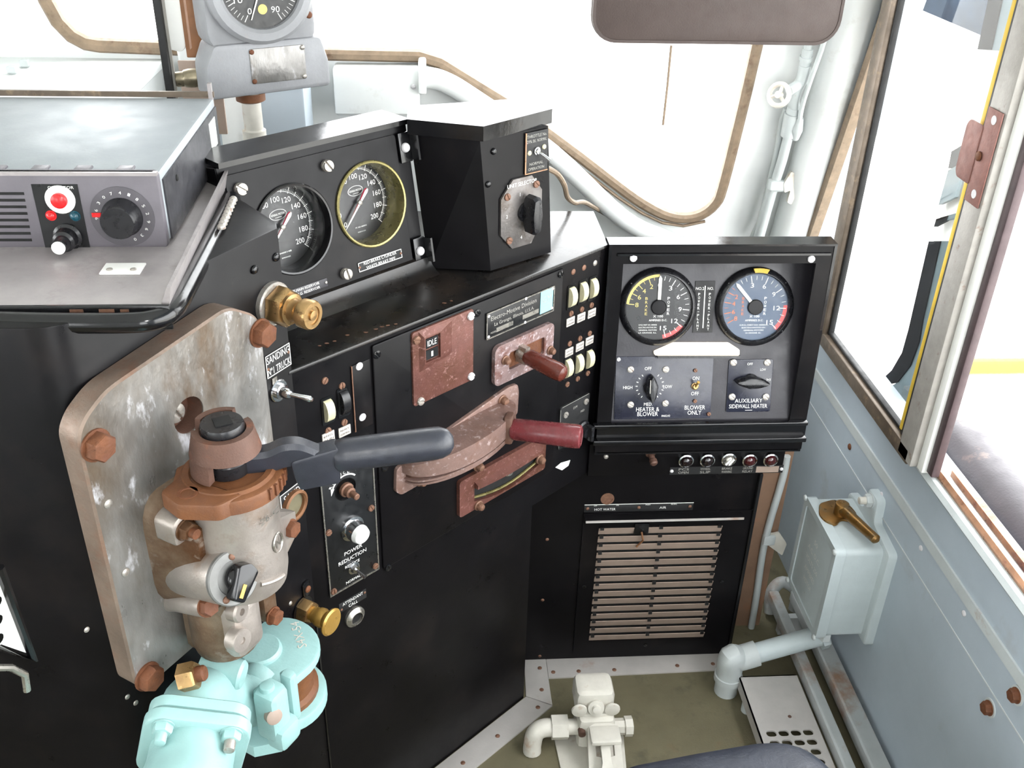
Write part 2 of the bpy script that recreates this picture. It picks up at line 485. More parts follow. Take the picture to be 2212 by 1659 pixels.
    A('guide', pbr('purple_brown_guide', (74, 60, 62), .5, .2, .2, 40, .1, 260))
    A('zinc', pbr('dull_zinc', (112, 112, 110), .5, .4, .1, 60, .1, 300))
    A('black_top', pbr('dusty_black_console_top', (16, 15, 15), .28, 0, .3, 12, .04, 200, [((46, 38, 32), 8, .46, .75)], rv=.06))
    A('far', pbr('dark_glass_reflection', (36, 44, 54), .9, 0, .6, .8, spec=.05))  # mottled tone of a reflection in the window glass
    A('brass_dark', pbr('tarnished_brass', (132, 96, 48), .34, .7, .22, 50, .1, 300, [((84, 84, 66), 30, .5, .7)]))
    A('dirty_grey', pbr('dirty_pale_rail_paint', (176, 180, 180), .5, 0, .08, 20, .1, 220, [((150, 112, 84), 12, .52, .72)]))
    A('tray', pbr('white_enamel', (232, 232, 228), .4, 0, .03, 40))
    A('tan', pbr('aged_tan_bracket', (120, 82, 54), .5, .3, .2, 30, .1, 260))
    A('conduit', pbr('aged_nickel_fitting', (150, 140, 118), .35, .7, .2, 60))
mats()
m = M_

def dump(name, p):
    d = Vector(p) - CAM
    return (round(IW/2 + FPX*d.dot(RGT)/d.dot(FWD), 1), round(IH/2 - FPX*d.dot(UPV)/d.dot(FWD), 1))
# ================================================================== THE SETTING
LEAN = math.radians(14)
FF = Frame((0, 1.72, .6), (1, 0, 0), (0, -math.cos(LEAN), -math.sin(LEAN)))      # front wall, leaning back over the driver
XW = .68
FW = Frame((XW, 0, 0), (0, -1, 0), (-1, 0, 0))                                    # right wall, u = -Y
F2 = heading((.133, 1.167, 0), 48.5)                                              # main console face
F1 = heading((-.155, .912, 0), 33.0)                                              # brake stand face
F3 = heading((-.014, 1.171, .785), 48.0, 10.0)                                    # air gauge panel
FH = Frame((0, 1.25, 0), (1, 0, 0), (0, -1, 0))                                   # heater face

struct(MB().box((-.7, .3, -.02), (2.86, 3.5, .04)).build('floor', m['floor']))
struct(MB().box((-.7, .05, 1.97), (2.86, 3.0, .04)).build('ceiling', m['white_wall']))

# right wall: one opening for the sliding window
def Yz(pts): return [(-y, z) for y, z in pts]
side_open = Yz([(-.35, .505), (-.35, 1.42), (1.405, 1.42), (1.69, .505)])
struct(MB().holed(Yz([(-1.42, 0), (-1.42, 1.95), (1.42, 1.95), (1.87, 0)]), [side_open], -.05, 0).build('wall_right', m['grey_wall'], M=FW.M))
# left and rear walls (out of the picture) with their windows
struct(MB().holed([(-1.4, 0), (1.9, 0), (1.42, 1.95), (-1.4, 1.95)], [[(-.6, .8), (1.1, .8), (1.0, 1.6), (-.6, 1.6)]], 0, .05)
       .build('wall_left', m['white_wall'], M=Frame((-2.12, 0, 0), (0, 1, 0), (1, 0, 0)).M))
struct(MB().holed([(-2.12, 0), (.73, 0), (.73, 1.95), (-2.12, 1.95)], [[(-.05, .75), (.55, .75), (.55, 1.65), (-.05, 1.65)], [(-1.9, .75), (-1.2, .75), (-1.2, 1.65), (-1.9, 1.65)]], 0, .05)
       .build('wall_rear', m['white_wall'], M=Frame((0, -1.4, 0), (-1, 0, 0), (0, 1, 0)).M @ Matrix.Scale(-1, 4, (1, 0, 0))))

# front wall with windshield and the small rounded window at the left
ws_px = [(545, 112), (905, 120), (950, 134), (1000, 165), (1110, 232), (1250, 335), (1350, 412), (1400, 445), (1440, 464), (1478, 470), (1515, 462), (1545, 438), (1561, 400), (1600, 245), (1634, 98)]
ws_s = spline([FF.loc(a, b) for a, b in ws_px[5:]], 3)
ws = [tuple(FF.loc(a, b)[:2]) for a, b in ws_px[:5]] + [tuple(p[:2]) for p in ws_s] + [(.52, .80), (-.30, .80)]
lw_px = [(420, 105), (215, 97), (185, 92), (155, 76), (125, 45), (100, 0)]
lw = [tuple(FF.loc(a, b)[:2]) for a, b in lw_px]
lw = lw + [(lw[-1][0] - .012, .55), (lw[-1][0], .70), (-.40, .72), (lw[0][0] + .005, .55)]
struct(MB().holed([(-2.12, -.63), (.70, -.63), (.70, 1.42), (-2.12, 1.42)], [ws, lw], -.05, 0).build('wall_front', m['white_wall'], M=FF.M))
def window(n, loop, gw, gmat):
    fr = MB()
    pts = [(a, b, 0) for a, b in loop]
    fr.sweep(pts, [(-gw, -.004), (gw, -.004), (gw, .006), (gw*.4, .011), (-gw*.5, .011), (-gw, .006)], (0, 0, 1), closed_path=True)
    root = struct(fr.build('window_%d' % n, gmat, M=FF.M))
    MB().plate(loop, -.03, -.026).build('pane', m['glass'], root)
    return root
w1 = window(1, ws, .009, m['gasket'])
w2 = window(2, lw, .010, m['gasket'])
# thin outer sealing bead of the windshield
bead = [tuple(FF.loc(a, b, .004)) for a, b in ws_px[1:12]]
bead = [(a, b, .006) for a, b in inset([q[:2] for q in bead], -.017)[1:-1]]
MB().tube(bead, .0028, 6).build('sealing_bead', m['gasket'], w1)

# rounded corner post between windshield and side window, and the pale ledge of the nose
cp = [FF.M @ Vector((.652, v, .028)) for v in (-.6, 1.38)]
struct(MB().tube(cp, .036, 20).build('trim_1', m['white_wall']))
led = MB().box((-1.275, 1.45, .465), (1.69, .40, .93))
led.box((-1.275, 1.44, .935), (1.70, .42, .012), bev=.003)
struct(led.build('trim_2', m['white_wall']))
# post between the two front windows: pale cover strip, brown edge, dark bar
struct(MB().box((0, 0, 0), (.05, .9, .02), bev=.004).build('trim_3', m['white_wall'], M=FF.mat(-.375, .75, .012)))
# brown rubber edge along the leaning front end of the side opening
ed = [FW.M @ Vector((-y, z, .004)) for y, z in ((1.405, 1.42), (1.69, .505))]
struct(MB().sweep(ed, [(-.009, -.01), (.009, -.01), (.009, .004), (.004, .009), (-.009, .006)], (-1, 0, 0)).build('trim_4', m['gasket']))
# raised panel band and sill nosing on the right wall
band = FW.loc(1860, 960); b2 = FW.loc(2212, 1461)
zb = (band.y + b2.y) / 2
struct(MB().box((-.15, zb, .0015), (3.2, .017, .003)).build('trim_5', m['pale_grey'], M=FW.M))
struct(MB().sweep([(-1.69, .505, 0), (1.3, .505, 0)], [(-.007, -.02), (.004, -.02), (.006, .006), (.0, .010), (-.007, .006)], (0, 0, 1)).build('trim_6', m['pale_grey'], M=FW.M))
seam = MB().box((-.15, zb - .062, .0006), (3.2, .0016, .0012))
ws_ = struct(seam.build('trim_7', m['pale_grey'], M=FW.M))
for a, b in ((1905, 1068), (1990, 1184), (2083, 1325)):
    p = FW.loc(a, b)
    MB().dome(p, (0, 0, 1), .0042, .0025).build('rivet', m['white_screw'], ws_)
p = FW.loc(1836, 965)
MB().dome(p, (0, 0, 1), .0055, .003).build('rivet', m['rust'], ws_)

# floor edge strips, screwed down
def floor_strip(n, px, screws):
    q = [at_z(a, b, .0) for a, b in px]
    o = struct(MB().plate([(p.x, p.y) for p in q], 0, .003, .0008).build('trim_%d' % n, m['trim']))
    for a, b in screws:
        p = at_z(a, b, .003)
        MB().dome((p.x, p.y, .003), (0, 0, 1), .0038, .0014, 10).build('screw', m['rust_screw'], o)
floor_strip(8, [(1179, 1424), (1600, 1411), (1600, 1447), (1185, 1467)], [(1195, 1452), (1250, 1450), (1327, 1447), (1463, 1438), (1540, 1434)])
floor_strip(9, [(1132, 1424), (1178.5, 1424), (1193, 1525), (1136, 1506)], [(1166, 1443), (1170, 1490)])
a_, c_ = at_z(1136, 1507, 0), at_z(1193, 1526.5, 0)
q3 = [a_, c_, c_ - F2.u*.62, a_ - F2.u*.60]
strip = struct(MB().plate([(p.x, p.y) for p in q3], 0, .003, .0008).build('trim_10', m['trim']))
for a, b in ((1162, 1528), (1075, 1590), (1000, 1648)):
    p = at_z(a, b, .003)
    MB().dome((p.x, p.y, .003), (0, 0, 1), .0038, .0014, 10).build('screw', m['rust_screw'], strip)
# brown inner wall seen in the gap between heater cabinet and side wall
struct(MB().box((.545, 1.33, .25), (.075, .02, .50)).build('wall_corner', m['brown_paint']))
# ground outside
struct(MB().box((0, 0, -1.85), (60, 60, .1)).build('ground', m['ground']))
g = at_z(2068, 792, -1.45)
tag(MB().box((g.x + 1.3, g.y, -1.45), (2.6, .06, .10), bev=.02).build('platform_edge', m['yellow']), 'yellow painted edge beam outside the open side window', 'kerb')
# ================================================================== CONSOLE BODIES
def prism(mb, pts, z0, z1):
    return mb.plate([tuple(p[:2]) for p in pts], z0, z1)
ZT = .785                                   # top of the main console
S = Vector((-.155, .912)); K = Vector((.2315, 1.254))
# ---- main console (throttle side)
mc = thing('main_console', 'angled black main console carrying throttle and reverser, between brake stand and heater cabinet', 'console', Matrix.Translation((0, 1.2, 0)))
inv = Matrix.Translation((0, -1.2, 0))
ZC = .405
b = MB()
b.plate([tuple(S), (.133, 1.167), (.1385, 1.30), (-.13, 1.25)], 0, ZC, M=inv)
b.plate([tuple(S), tuple(K), (.2295, 1.38), (-.05, 1.38), (-.205, 1.06)], ZC, ZT - .004, M=inv)
b.build('body', m['black'], mc)
# glossy sloping top with a soft cove against the gauge housing
t = MB()
t.plate([tuple(S + Vector((-.002, -.004))), tuple(K + Vector((0, -.004))), (.2295, 1.38), (-.05, 1.38), (-.205, 1.06)], ZT - .004, ZT, .002, M=inv)
q = [F3.M @ Vector((u, 0, 0)) for u in (-.30, .0)]
t.sweep([inv @ p for p in q], [(.0, -.01), (.026, -.001), (.016, .003), (.008, .009), (.004, .018), (-.004, .02)], (0, 0, 1))
t.build('top', m['black_top'], mc)
# screwed throttle panel on its face
cu, cv, w, h = F2.rect([(804, 745), (1219, 578), (1219, 1070), (823, 1242)], .003)
tl, br = F2.loc(804, 745, .003), F2.loc(823, 1242, .003)
pu0, pu1, pv1, pv0 = tl.x, F2.loc(1219, 578, .003).x, .776, .452
L2 = inv @ F2.M
MB().plate(rrect(pu1 - pu0, pv1 - pv0, .003), 0, .003, .001, M=L2 @ Matrix.Translation(((pu0 + pu1)/2, (pv0 + pv1)/2, 0))).build('panel', m['black'], mc)
for a, b_ in ((814, 766), (1211, 592), (831, 1010), (838, 1226), (1031, 676)):
    l = F2.loc(a, b_, .003)
    MB().slotscrew((0, 0, 0), .0052, .0016, random.uniform(.3, 1.2), M=L2 @ Matrix.Translation(l)).build('screw', m['black_gloss'], mc)
# rust chips along the front top edge
for a, b_ in ((690, 747), (705, 742), (722, 737), (751, 724), (790, 718), (812, 711), (825, 706), (838, 703), (855, 700), (960, 655), (975, 650)):
    p = at_z(a, b_, ZT + .0006)
    MB().plate([(random.uniform(.6, 1.2)*.0026*math.cos(i*1.05), random.uniform(.5, 1.1)*.0017*math.sin(i*1.05)) for i in range(6)], 0, .0004, M=inv @ Matrix.Translation(p)).build('rust_chip', m['rust_screw'], mc)
for a, b_ in ((1238, 587), (1261, 578), (1285, 568)):
    MB().dome((0, 0, 0), (0, 0, 1), .0042, .002, 12, M=L2 @ Matrix.Translation(F2.loc(a, b_, 0))).build('screw', m['rust_screw' if a < 1280 else 'screw'], mc)
# chipped pale paint near the heater corner
MB().plate(F2.poly([(1200, 1010), (1212, 1000), (1232, 994), (1228, 1006), (1214, 1016)], (0, 0), .0006), 0, .0006, M=L2).build('paint_chip', m['white_paint'], mc)

# ---- brake stand (left)
bs = thing('brake_stand', 'tall black brake stand at the left under the radio desk', 'console', Matrix.Translation((-.3, .8, 0)))
inv = Matrix.Translation((.3, -.8, 0))
C1 = F1.M @ Vector((-.250, 0, 0))
pl = smooth_poly([tuple(S), (C1.x, C1.y), (-1.1, C1.y + .03), (-1.1, 1.12), (-.232, 1.12), (-.222, 1.02), (-.158, .928)], [0, .03, 0, 0, 0, 0, 0], 6)
MB().plate(pl, 0, .942, .0015, M=inv).build('body', m['black'], bs)
rim = spline([at_z(a, b_, .938) for a, b_ in ((-420, 690), (-100, 692), (120, 697), (270, 697), (335, 690), (375, 668), (410, 610), (492, 452), (502, 430))], 5)
MB().tube([inv @ p for p in rim], .0085, 12).build('rolled_rim', m['black_gloss'], bs)
wl = MB()
for i in range(9):
    p = at_z(478 + i*3.2, 487 - i*7.4, .949)
    wl.dome((0, 0, -.003), (0, 0, 1), .0042, .005, 8, M=inv @ Matrix.Translation(p) @ Matrix.Rotation(i*.9, 4, 'Z'))
wl.build('weld_bead', m['screw'], bs)
L1 = inv @ F1.M
for a, b_ in ((548, 582), (595, 555), (612, 690)):
    MB().dome((0, 0, 0), (0, 0, 1), .0045, .0035, 12, M=L1 @ Matrix.Translation(F1.loc(a, b_))).build('screw', m['black_gloss'], bs)
for a, b_ in ((627, 1303), (293, 1518), (275, 1505), (187, 1360)):
    MB().dome((0, 0, 0), (0, 0, 1), .0028, .0015, 10, M=L1 @ Matrix.Translation(F1.loc(a, b_))).build('screw', m['screw'], bs)
# seam strip where brake stand and main console meet
MB().box((0, .2, .0), (.0025, .5, .003), M=L1 @ Matrix.Translation((-.002, .0, .0005))).build('seam_strip', m['black_gloss'], bs)

# ---- gauge housing
gh = thing('gauge_housing', 'black sheet metal housing of the two round air gauges, on top of the main console', 'housing', F3.M)
gu0, gu1, gv1 = -.262, -.004, .183
g_ = MB()
up_l = (F3.M.inverted().to_3x3() @ Vector((0, 0, 1))); bk = (F3.M.inverted().to_3x3() @ Vector((-F3.u.y, F3.u.x, 0))) * .05
fr = [Vector((gu0, -.0, 0)), Vector((gu1, 0, 0)), Vector((gu1, gv1, 0)), Vector((gu0, gv1, 0))]
back_z = -.046
ho = [tuple(F3.loc(a, b_)[:2]) for a, b_ in ((800, 441), (633, 495))]
GR = .0500
holes = [circ(GR, 40, *c) for c in ho]
g_.holed([(gu0, 0), (gu1, 0), (gu1, gv1), (gu0, gv1)], holes, -.002, 0)
g_.box(((gu0 + gu1)/2, gv1/2, back_z - .002), (gu1 - gu0, gv1, .004))
for uu in (gu0, gu1): g_.box((uu, gv1/2, back_z/2 - .001), (.002, gv1, -back_z))
g_.build('body', m['black'], gh)
lid = [Vector((gu0, gv1, .006)), Vector((gu1 + .002, gv1, .006))]
l_ = MB()
q = [lid[0], lid[1], lid[1] + bk*1.05, lid[0] + bk*1.05]
l_.loft([[tuple(p) for p in q], [tuple(p + up_l*.006) for p in q]])
l_.build('lid', m['black_gloss'], gh)
# inner gauge plate with its thumb screws
pw = MB().holed([(a - .14, b_ + .088) for a, b_ in rrect(.232, .172, .004)], holes, 0, .0022).build('gauge_plate', m['black'], gh)
for a, b_, ang in ((704, 358, .6), (517, 408, .9), (745, 591, .2)):
    o = F3.loc(a, b_, .0022)
    MB().slotscrew(o, .0068, .007, ang).build('thumb_screw', m['screw'], pw)
for i, (a, b_, hh) in enumerate(((872, 318, .036), (904, 541, .034))):
    o = F3.loc(a, b_, .0022)
    cl = MB().box((o.x, o.y, .004), (.018, hh, .004), bev=.0008).box((o.x + .010, o.y, .010), (.003, hh*.9, .016)).build('clamp', m['black_gloss'], gh)
    MB().dome((o.x - .001, o.y, .006), (0, 0, 1), .0058, .005).build('acorn_nut', m['white_screw'], cl)

# ---- selector box
zb0, zb1, zl0, zl1 = .787, .957, .957, .975
def P(x, y, z): return at_z(x, y, z)
lo = [P(927, 579, zb0), P(1060, 585, zb0), P(1190, 545, zb0)]
hi = [P(884, 284, zb1), P(1037, 304, zb1), P(1184, 272, zb1)]
sb = thing('selector_box', 'black folded sheet box with overhanging lid beside the air gauges', 'box', Matrix.Translation(lo[1]))
inv = Matrix.Translation(-lo[1])
def back(l, d=.10): return [l[0] + Vector((.0, d, 0)), l[2] + Vector((-.075, d*.75, 0))]
lob = lo + [lo[2] + Vector((-.03, .045, 0)), lo[0] + Vector((0, .055, 0))]
hib = hi + [hi[2] + Vector((-.03, .045, 0)), hi[0] + Vector((0, .055, 0))]
MB().loft([[tuple(inv @ p) for p in lob], [tuple(inv @ p) for p in hib]]).build('body', m['black'], sb)
l0 = [P(880, 290, zl0), P(1044, 306, zl0), P(1192, 266, zl0)]
l1 = [P(878, 264, zl1), P(1047, 271, zl1), P(1192, 234, zl1)]
l0 += [l0[2] + Vector((-.03, .05, 0)), l0[0] + Vector((0, .06, 0))]
l1 = [Vector((p.x, p.y, zl1)) for p in l0]
lidm = MB().loft([[tuple(inv @ p) for p in l0], [tuple(inv @ p) for p in l1]])
ld = lidm.build('lid', m['black_gloss'], sb)
FSL = Frame(lo[0], lo[1] - lo[0], (lo[1] - lo[0]).cross(hi[0] - lo[0]))          # left face
FSR = Frame(lo[1], lo[2] - lo[1], (lo[2] - lo[1]).cross(hi[1] - lo[1]))          # right face
for a, b_ in ((918, 284), (979, 286)):
    MB().dome((0, 0, 0), (0, 0, 1), .003, .0015, 10, M=inv @ FSL.at(a, b_, .004)).build('rivet', m['rust_screw'], ld)
for a, b_ in ((1066, 327), (1054, 398)):
    MB().dome((0, 0, 0), (0, 0, 1), .0042, .003, 12, M=inv @ FSR.at(a, b_, 0)).build('screw', m['black_gloss'], sb)

# ---- heater cabinet (right)
FB = Frame((0, 1.226, .46), (1, 0, 0), (0, -math.cos(.06), math.sin(.06)))       # instrument box front, slightly tipped back
hc = thing('heater_cabinet', 'black cabinet at the right with recessed ammeter panel above a louvred heater grille', 'cabinet', Matrix.Translation((.37, 1.25, 0)))
inv = Matrix.Translation((-.37, -1.25, 0)); LB = inv @ FB.M; LH = inv @ FH.M
b = MB()
b.box((.322, 1.32, ZC/2), (.364, .14, ZC), M=inv)
b.build('lower_body', m['black'], hc)
x0, x1 = .2315, .551
# hollow instrument box: side, top and back sheets
sh = MB()
prof = [(1.228, .455), (1.244, .784), (1.272, .784), (1.32, .752), (1.325, .455)]
for xx in (x0, x1 - .004):
    sh.loft([[(xx + d, y, z) for y, z in prof] for d in (0, .004)], M=inv)
for i in (1, 2, 3, 4):
    (ya, za), (yb, zb_) = prof[i], prof[(i+1) % 5]
    nn = Vector((0, zb_ - za, ya - yb)).normalized() * -.003
    r4 = [Vector((x0, ya, za)), Vector((x1, ya, za)), Vector((x1, yb, zb_)), Vector((x0, yb, zb_))]
    sh.loft([[tuple(p) for p in r4], [tuple(p + nn) for p in r4]], M=inv)
sh.build('instrument_box', m['black_gloss'], hc)
# front frame with rounded opening
v_top = FB.loc(1560, 528).y
op = FB.poly([(1347, 567), (1763, 572), (1704, 913), (1320, 913)], (0, 0), 0)
op = [(op[0][0]*.5 + op[3][0]*.5, (op[0][1] + op[1][1])/2), ((op[1][0] + op[2][0])/2, (op[0][1] + op[1][1])/2), ((op[1][0] + op[2][0])/2, (op[2][1] + op[3][1])/2), (op[0][0]*.5 + op[3][0]*.5, (op[2][1] + op[3][1])/2)]
outer = smooth_poly([(x0, -.002), (x1, -.002), (x1, v_top), (x0, v_top)], [0, 0, .008, .004], 4)
MB().holed(outer, [op], -.004, 0, M=LB).build('front_frame', m['black'], hc)
# raised edge round the frame, and the double rail under it
er = MB()
er.sweep([(x0 + .012, v_top - .014, 0), (x1 - .008, v_top - .014, 0)], [(-.0025, 0), (.0025, 0), (.0015, .003), (-.0015, .003)], (0, 0, 1), M=LB)
er.build('edge_bead', m['black_gloss'], hc)
rl = MB()
for (ya, off, hh) in ((913, .010, .006), (945, .014, .008)):
    l = FB.loc(1500, ya, 0)
    rl.box(((x0 + x1)/2 - .003, l.y, off/2), (x1 - x0 + .006, hh, off), M=LB, bev=.0015)
rl.box(((x0 + x1)/2, FB.loc(1500, 930).y, .002), (x1 - x0, .02, .004), M=LB)
rl.build('rail', m['black_gloss'], hc)
for a, b_ in ((1368, 557), (1752, 559)):
    MB().slotscrew(FB.loc(a, b_), .0052, .003, .9, M=LB).build('screw', m['white_screw'], hc)
# tipped-back instrument panel inside
vb = op[2][1]; vt = op[0][1]
pb, pt = FB.M @ Vector((0, vb, -.005)), FB.M @ Vector((0, vt, -.060))
vv = (pt - pb)
FP = Frame(pb, (1, 0, 0), Vector((1, 0, 0)).cross(vv))
MB().box(((x0 + x1)/2, vv.length/2, -.002), (x1 - x0 - .008, vv.length + .02, .004), M=inv @ FP.M).build('instrument_panel', m['charcoal_panel'], hc)
# lamp strip below the box
q = FH.rect([(1290, 950), (1698, 950), (1692, 1021), (1283, 1021)], .006)
MB().plate(smooth_poly([(q[0]-q[2]/2-.01, ZC - .004), (q[0]+q[2]/2, ZC - .004), (q[0]+q[2]/2, .46), (q[0]-q[2]/2-.01, .46)], [0, .008, 0, 0]), 0, .006, .001, M=LH).build('lamp_panel', m['black'], hc)
for a, b_ in ((1312, 964), (1502, 953), (1690, 952)):
    MB().dome((0, 0, 0), (0, 0, 1), .0035, .002, 10, M=LH @ Matrix.Translation(FH.loc(a, b_, .006))).build('screw', m['black_gloss'], hc)
MB().dome((0, 0, 0), (0, 0, 1), .004, .003, 12, M=LH @ Matrix.Translation(FH.loc(1309, 986, .006))).build('screw', m['screw'], hc)
for a, b_ in ((1182, 1165), (1172, 1296), (1166, 1417), (1603, 1152), (1580, 1281)):
    MB().dome((0, 0, 0), (0, 0, 1), .003, .0015, 10, M=LH @ Matrix.Translation(FH.loc(a, b_, .0))).build('screw', m['rust_screw'], hc)
# bright folded edge on the right of the lower cabinet
MB().box((.503, .2, .004), (.006, .40, .010), M=LH, bev=.0015).build('folded_edge', m['black_gloss'], hc)
MB().lathe([(.011, 0), (.011, .0015), (.008, .0015), (.008, .0006), (0, .0006)], 18, FH.loc(1312, 1077), (0, 0, 1), M=LH).build('rusty_plug', m['rust_screw'], hc)
# ================================================================== AIR GAUGES on the gauge housing
def air_gauge(px, label, rimmat, marks, small):
    g = thing('air_gauge', label, 'gauge', F3.at(px[0], px[1], 0), 'round air pressure gauges')
    R, d, rd = GR - .0006, .026, .0462
    c = MB()
    pr = [(R + .0022, .0022), (R + .0022, .0045), (R + .0010, .0055), (R - .001, .005), (R - .0035, -.006), (rd, -d), (R - .0005, -d - .003), (R, -.004), (R, .0022)]
    n = 48
    rings = [[(r*math.cos(2*math.pi*i/n), r*math.sin(2*math.pi*i/n), z) for i in range(n)] for r, z in pr]
    c.loft(rings, False, False)
    c.build('bezel', rimmat, g)
    MB().cyl((0, 0, -d - .003), (0, 0, -d), rd + .001, n=40).build('dial', m['dial'], g)
    z = -d + .0004
    tk = MB()
    for i in range(101):
        a = math.radians(225 - 270*i/100)
        r0 = .0405 if i % 5 else (.0385 if i % 10 else .0385)
        r1 = .0425 if i % 5 else (.0440 if i % 10 else .0455)
        w = .00018 if i % 5 else .0004
        T = Matrix.Rotation(a, 4, 'Z')
        tk.box(((r0 + r1)/2, 0, z), (r1 - r0, w*2, .0003), M=T)
    for i in range(60):
        a0, a1 = math.radians(225 - 270*i/60), math.radians(225 - 270*(i+1)/60)
        r = .0402
        tk.add([(r*math.cos(a0), r*math.sin(a0), z), ((r-.0006)*math.cos(a0), (r-.0006)*math.sin(a0), z), ((r-.0006)*math.cos(a1), (r-.0006)*math.sin(a1), z), (r*math.cos(a1), r*math.sin(a1), z)], [(0, 1, 2, 3)])
    tk.build('scale_marks', m['white_paint'], g)
    tx = Text()
    for i in range(11):
        a = math.radians(225 - 27*i); r = .0315
        tx.put(str(20*i), r*math.cos(a), r*math.sin(a), .0062, {1: .0045, 2: .008, 3: .0115}[len(str(20*i))], z)
    tx.put(marks, 0, -.030, .0018, .017, z)
    tx.put(small, 0, -.036, .0014, .012, z)
    # oval maker's badge
    for i in range(32):
        a0, a1 = 2*math.pi*i/32, 2*math.pi*(i+1)/32
        tx.add([(.0115*k*math.cos(a), .014 + .0060*k*math.sin(a), z) for a, k in ((a0, 1), (a0, .93), (a1, .93), (a1, 1))], [(0, 1, 2, 3)])
    tx.put('GENERAL MOTORS', 0, .0145, .0026, .019, z)
    tx.put('LOCOMOTIVES', 0, .0110, .0012, .009, z)
    tx.build('lettering', m['white_paint'], g)
    def needle(mat, ang, zz, L, wd, nm):
        T = Matrix.Rotation(math.radians(ang), 4, 'Z')
        nd = MB().plate([(-.016, -wd*1.6), (-.020, -wd*.4), (-.0175, 0), (-.020, wd*.4), (-.016, wd*1.6), (-.004, wd), (L*.7, wd*.6), (L, 0), (L*.7, -wd*.6), (-.004, -wd)], zz, zz + .0006, M=T)
        nd.build(nm, mat, g)
    needle(m['red_needle'], 227.5, -d + .004, .037, .0011, 'red_needle')
    needle(m['needle'], 225, -d + .006, .040, .0013, 'white_needle')
    MB().lathe([(.003, 0), (.003, .003), (.0015, .004), (0, .004)], 16, (0, 0, -d + .004), (0, 0, 1)).build('hub', m['screw'], g)
    MB().cyl((0, 0, -.0045), (0, 0, -.003), R - .003, n=40).build('glass', m['gauge_glass'], g)
    return g
air_gauge((633, 495), 'dark-rimmed round air gauge half hidden behind the brake stand', m['black_gloss'], '8400148', 'SPRINGS')
air_gauge((800, 441), 'round air gauge with olive brass rim, white needle at zero', m['olive_rim'], 'PT. NO. 8400012', 'MADE IN U.S.A.')

def plate_label(fr, pts, lines, label, off=.0022, border=None, matp='black_matte', lett='white_paint', rivets=(), nm='label_plate', hfrac=None, rmat='screw'):
    cu, cv, w, h = fr.rect(pts, off)
    t = thing(nm, label, 'label', fr.mat(cu, cv, off))
    MB().plate(rrect(w, h, .0008, 2), 0, .0008, .0002).build('plate', m[matp], t)
    tx = Text(); n = len(lines)
    hh = (hfrac or .62) * h / n
    for i, s in enumerate(lines):
        if not s: continue
        tx.put(s, 0, h*(.5 - (i + .5)/n), hh, min(w*.9, len(s)*hh*.75), .0011)
    if border:
        e = .0009
        for (x, y, a, b_) in ((0, h/2 - e, w - e, e), (0, -h/2 + e, w - e, e), (-w/2 + e, 0, e, h - e), (w/2 - e, 0, e, h - e)):
            tx.box((x, y, .00095), (a, b_, .0003))
    tx.build('lettering', m[lett], t)
    for rx, ry in rivets:
        MB().dome((rx*w, ry*h, .0008), (0, 0, 1), .0018, .001, 10).build('rivet', m[rmat], t)
    return t
plate_label(F3, [(772, 571), (866, 533), (868, 554), (775, 592)], ['RED-BRAKE CYLINDER', 'WHITE-BRAKE PIPE'], 'small black plate reading RED-BRAKE CYLINDER, WHITE-BRAKE PIPE', border=True, rivets=((-.47, 0), (.47, 0)), rmat='rust_screw')
plate_label(F3, [(598, 640), (705, 597), (707, 614), (600, 660)], ['WHITE-MAIN RESERVOIR', 'RED-EQ’LG. RESERVOIR'], 'small brownish plate reading MAIN RESERVOIR behind the brass cock', matp='charcoal_panel', rivets=((.47, 0),))

# ================================================================== SELECTOR BOX FITTINGS
q = FSR.rect([(1129, 291), (1181, 276), (1183, 366), (1137, 376)], 0)
t = thing('throttle_switch', 'small black plate with chrome toggle under the selector box lid', 'switch', FSR.mat(q[0], q[1], 0))
w, h = q[2], q[3]
MB().plate(rrect(w, h, .001, 2), 0, .0012, .0003).build('plate', m['black_matte'], t)
e = MB()
e.box((-w/2 + .0008, 0, .0011), (.0016, h, .0016)); e.box((0, -h/2 + .0006, .0011), (w, .0012, .0016))
e.build('bright_edge', m['copper_sill'], t)
tx = Text()
tx.put('THROTTLE No.', 0, h*.40, h*.075, w*.86, .0014).put('DYN. BK. NORMAL', 0, h*.28, h*.075, w*.86, .0014)
tx.build('lettering', m['faded_letter'], t)
tx = Text()
tx.put('NORMAL', 0, -h*.27, h*.07, w*.6, .0014).put('OPERATION', 0, -h*.39, h*.07, w*.7, .0014)
tx.build('lettering', m['faded_letter'], t)
for s in (-1, 1): MB().dome((s*w*.32, h*.05 + s*.002, .0012), (0, 0, 1), .0032, .002, 12).build('screw', m['cream'], t)
MB().lathe([(.005, 0), (.005, .002), (.0035, .002), (.003, .004), (0, .004)], 16, (0, h*.03, .0012)).build('bushing', m['chrome'], t)
MB().tube([(0, h*.03, .003), (.006, h*.03 - .006, .010), (.010, h*.03 - .011, .0155)], [.0012, .0018, .0024], 10).build('lever', m['chrome'], t)

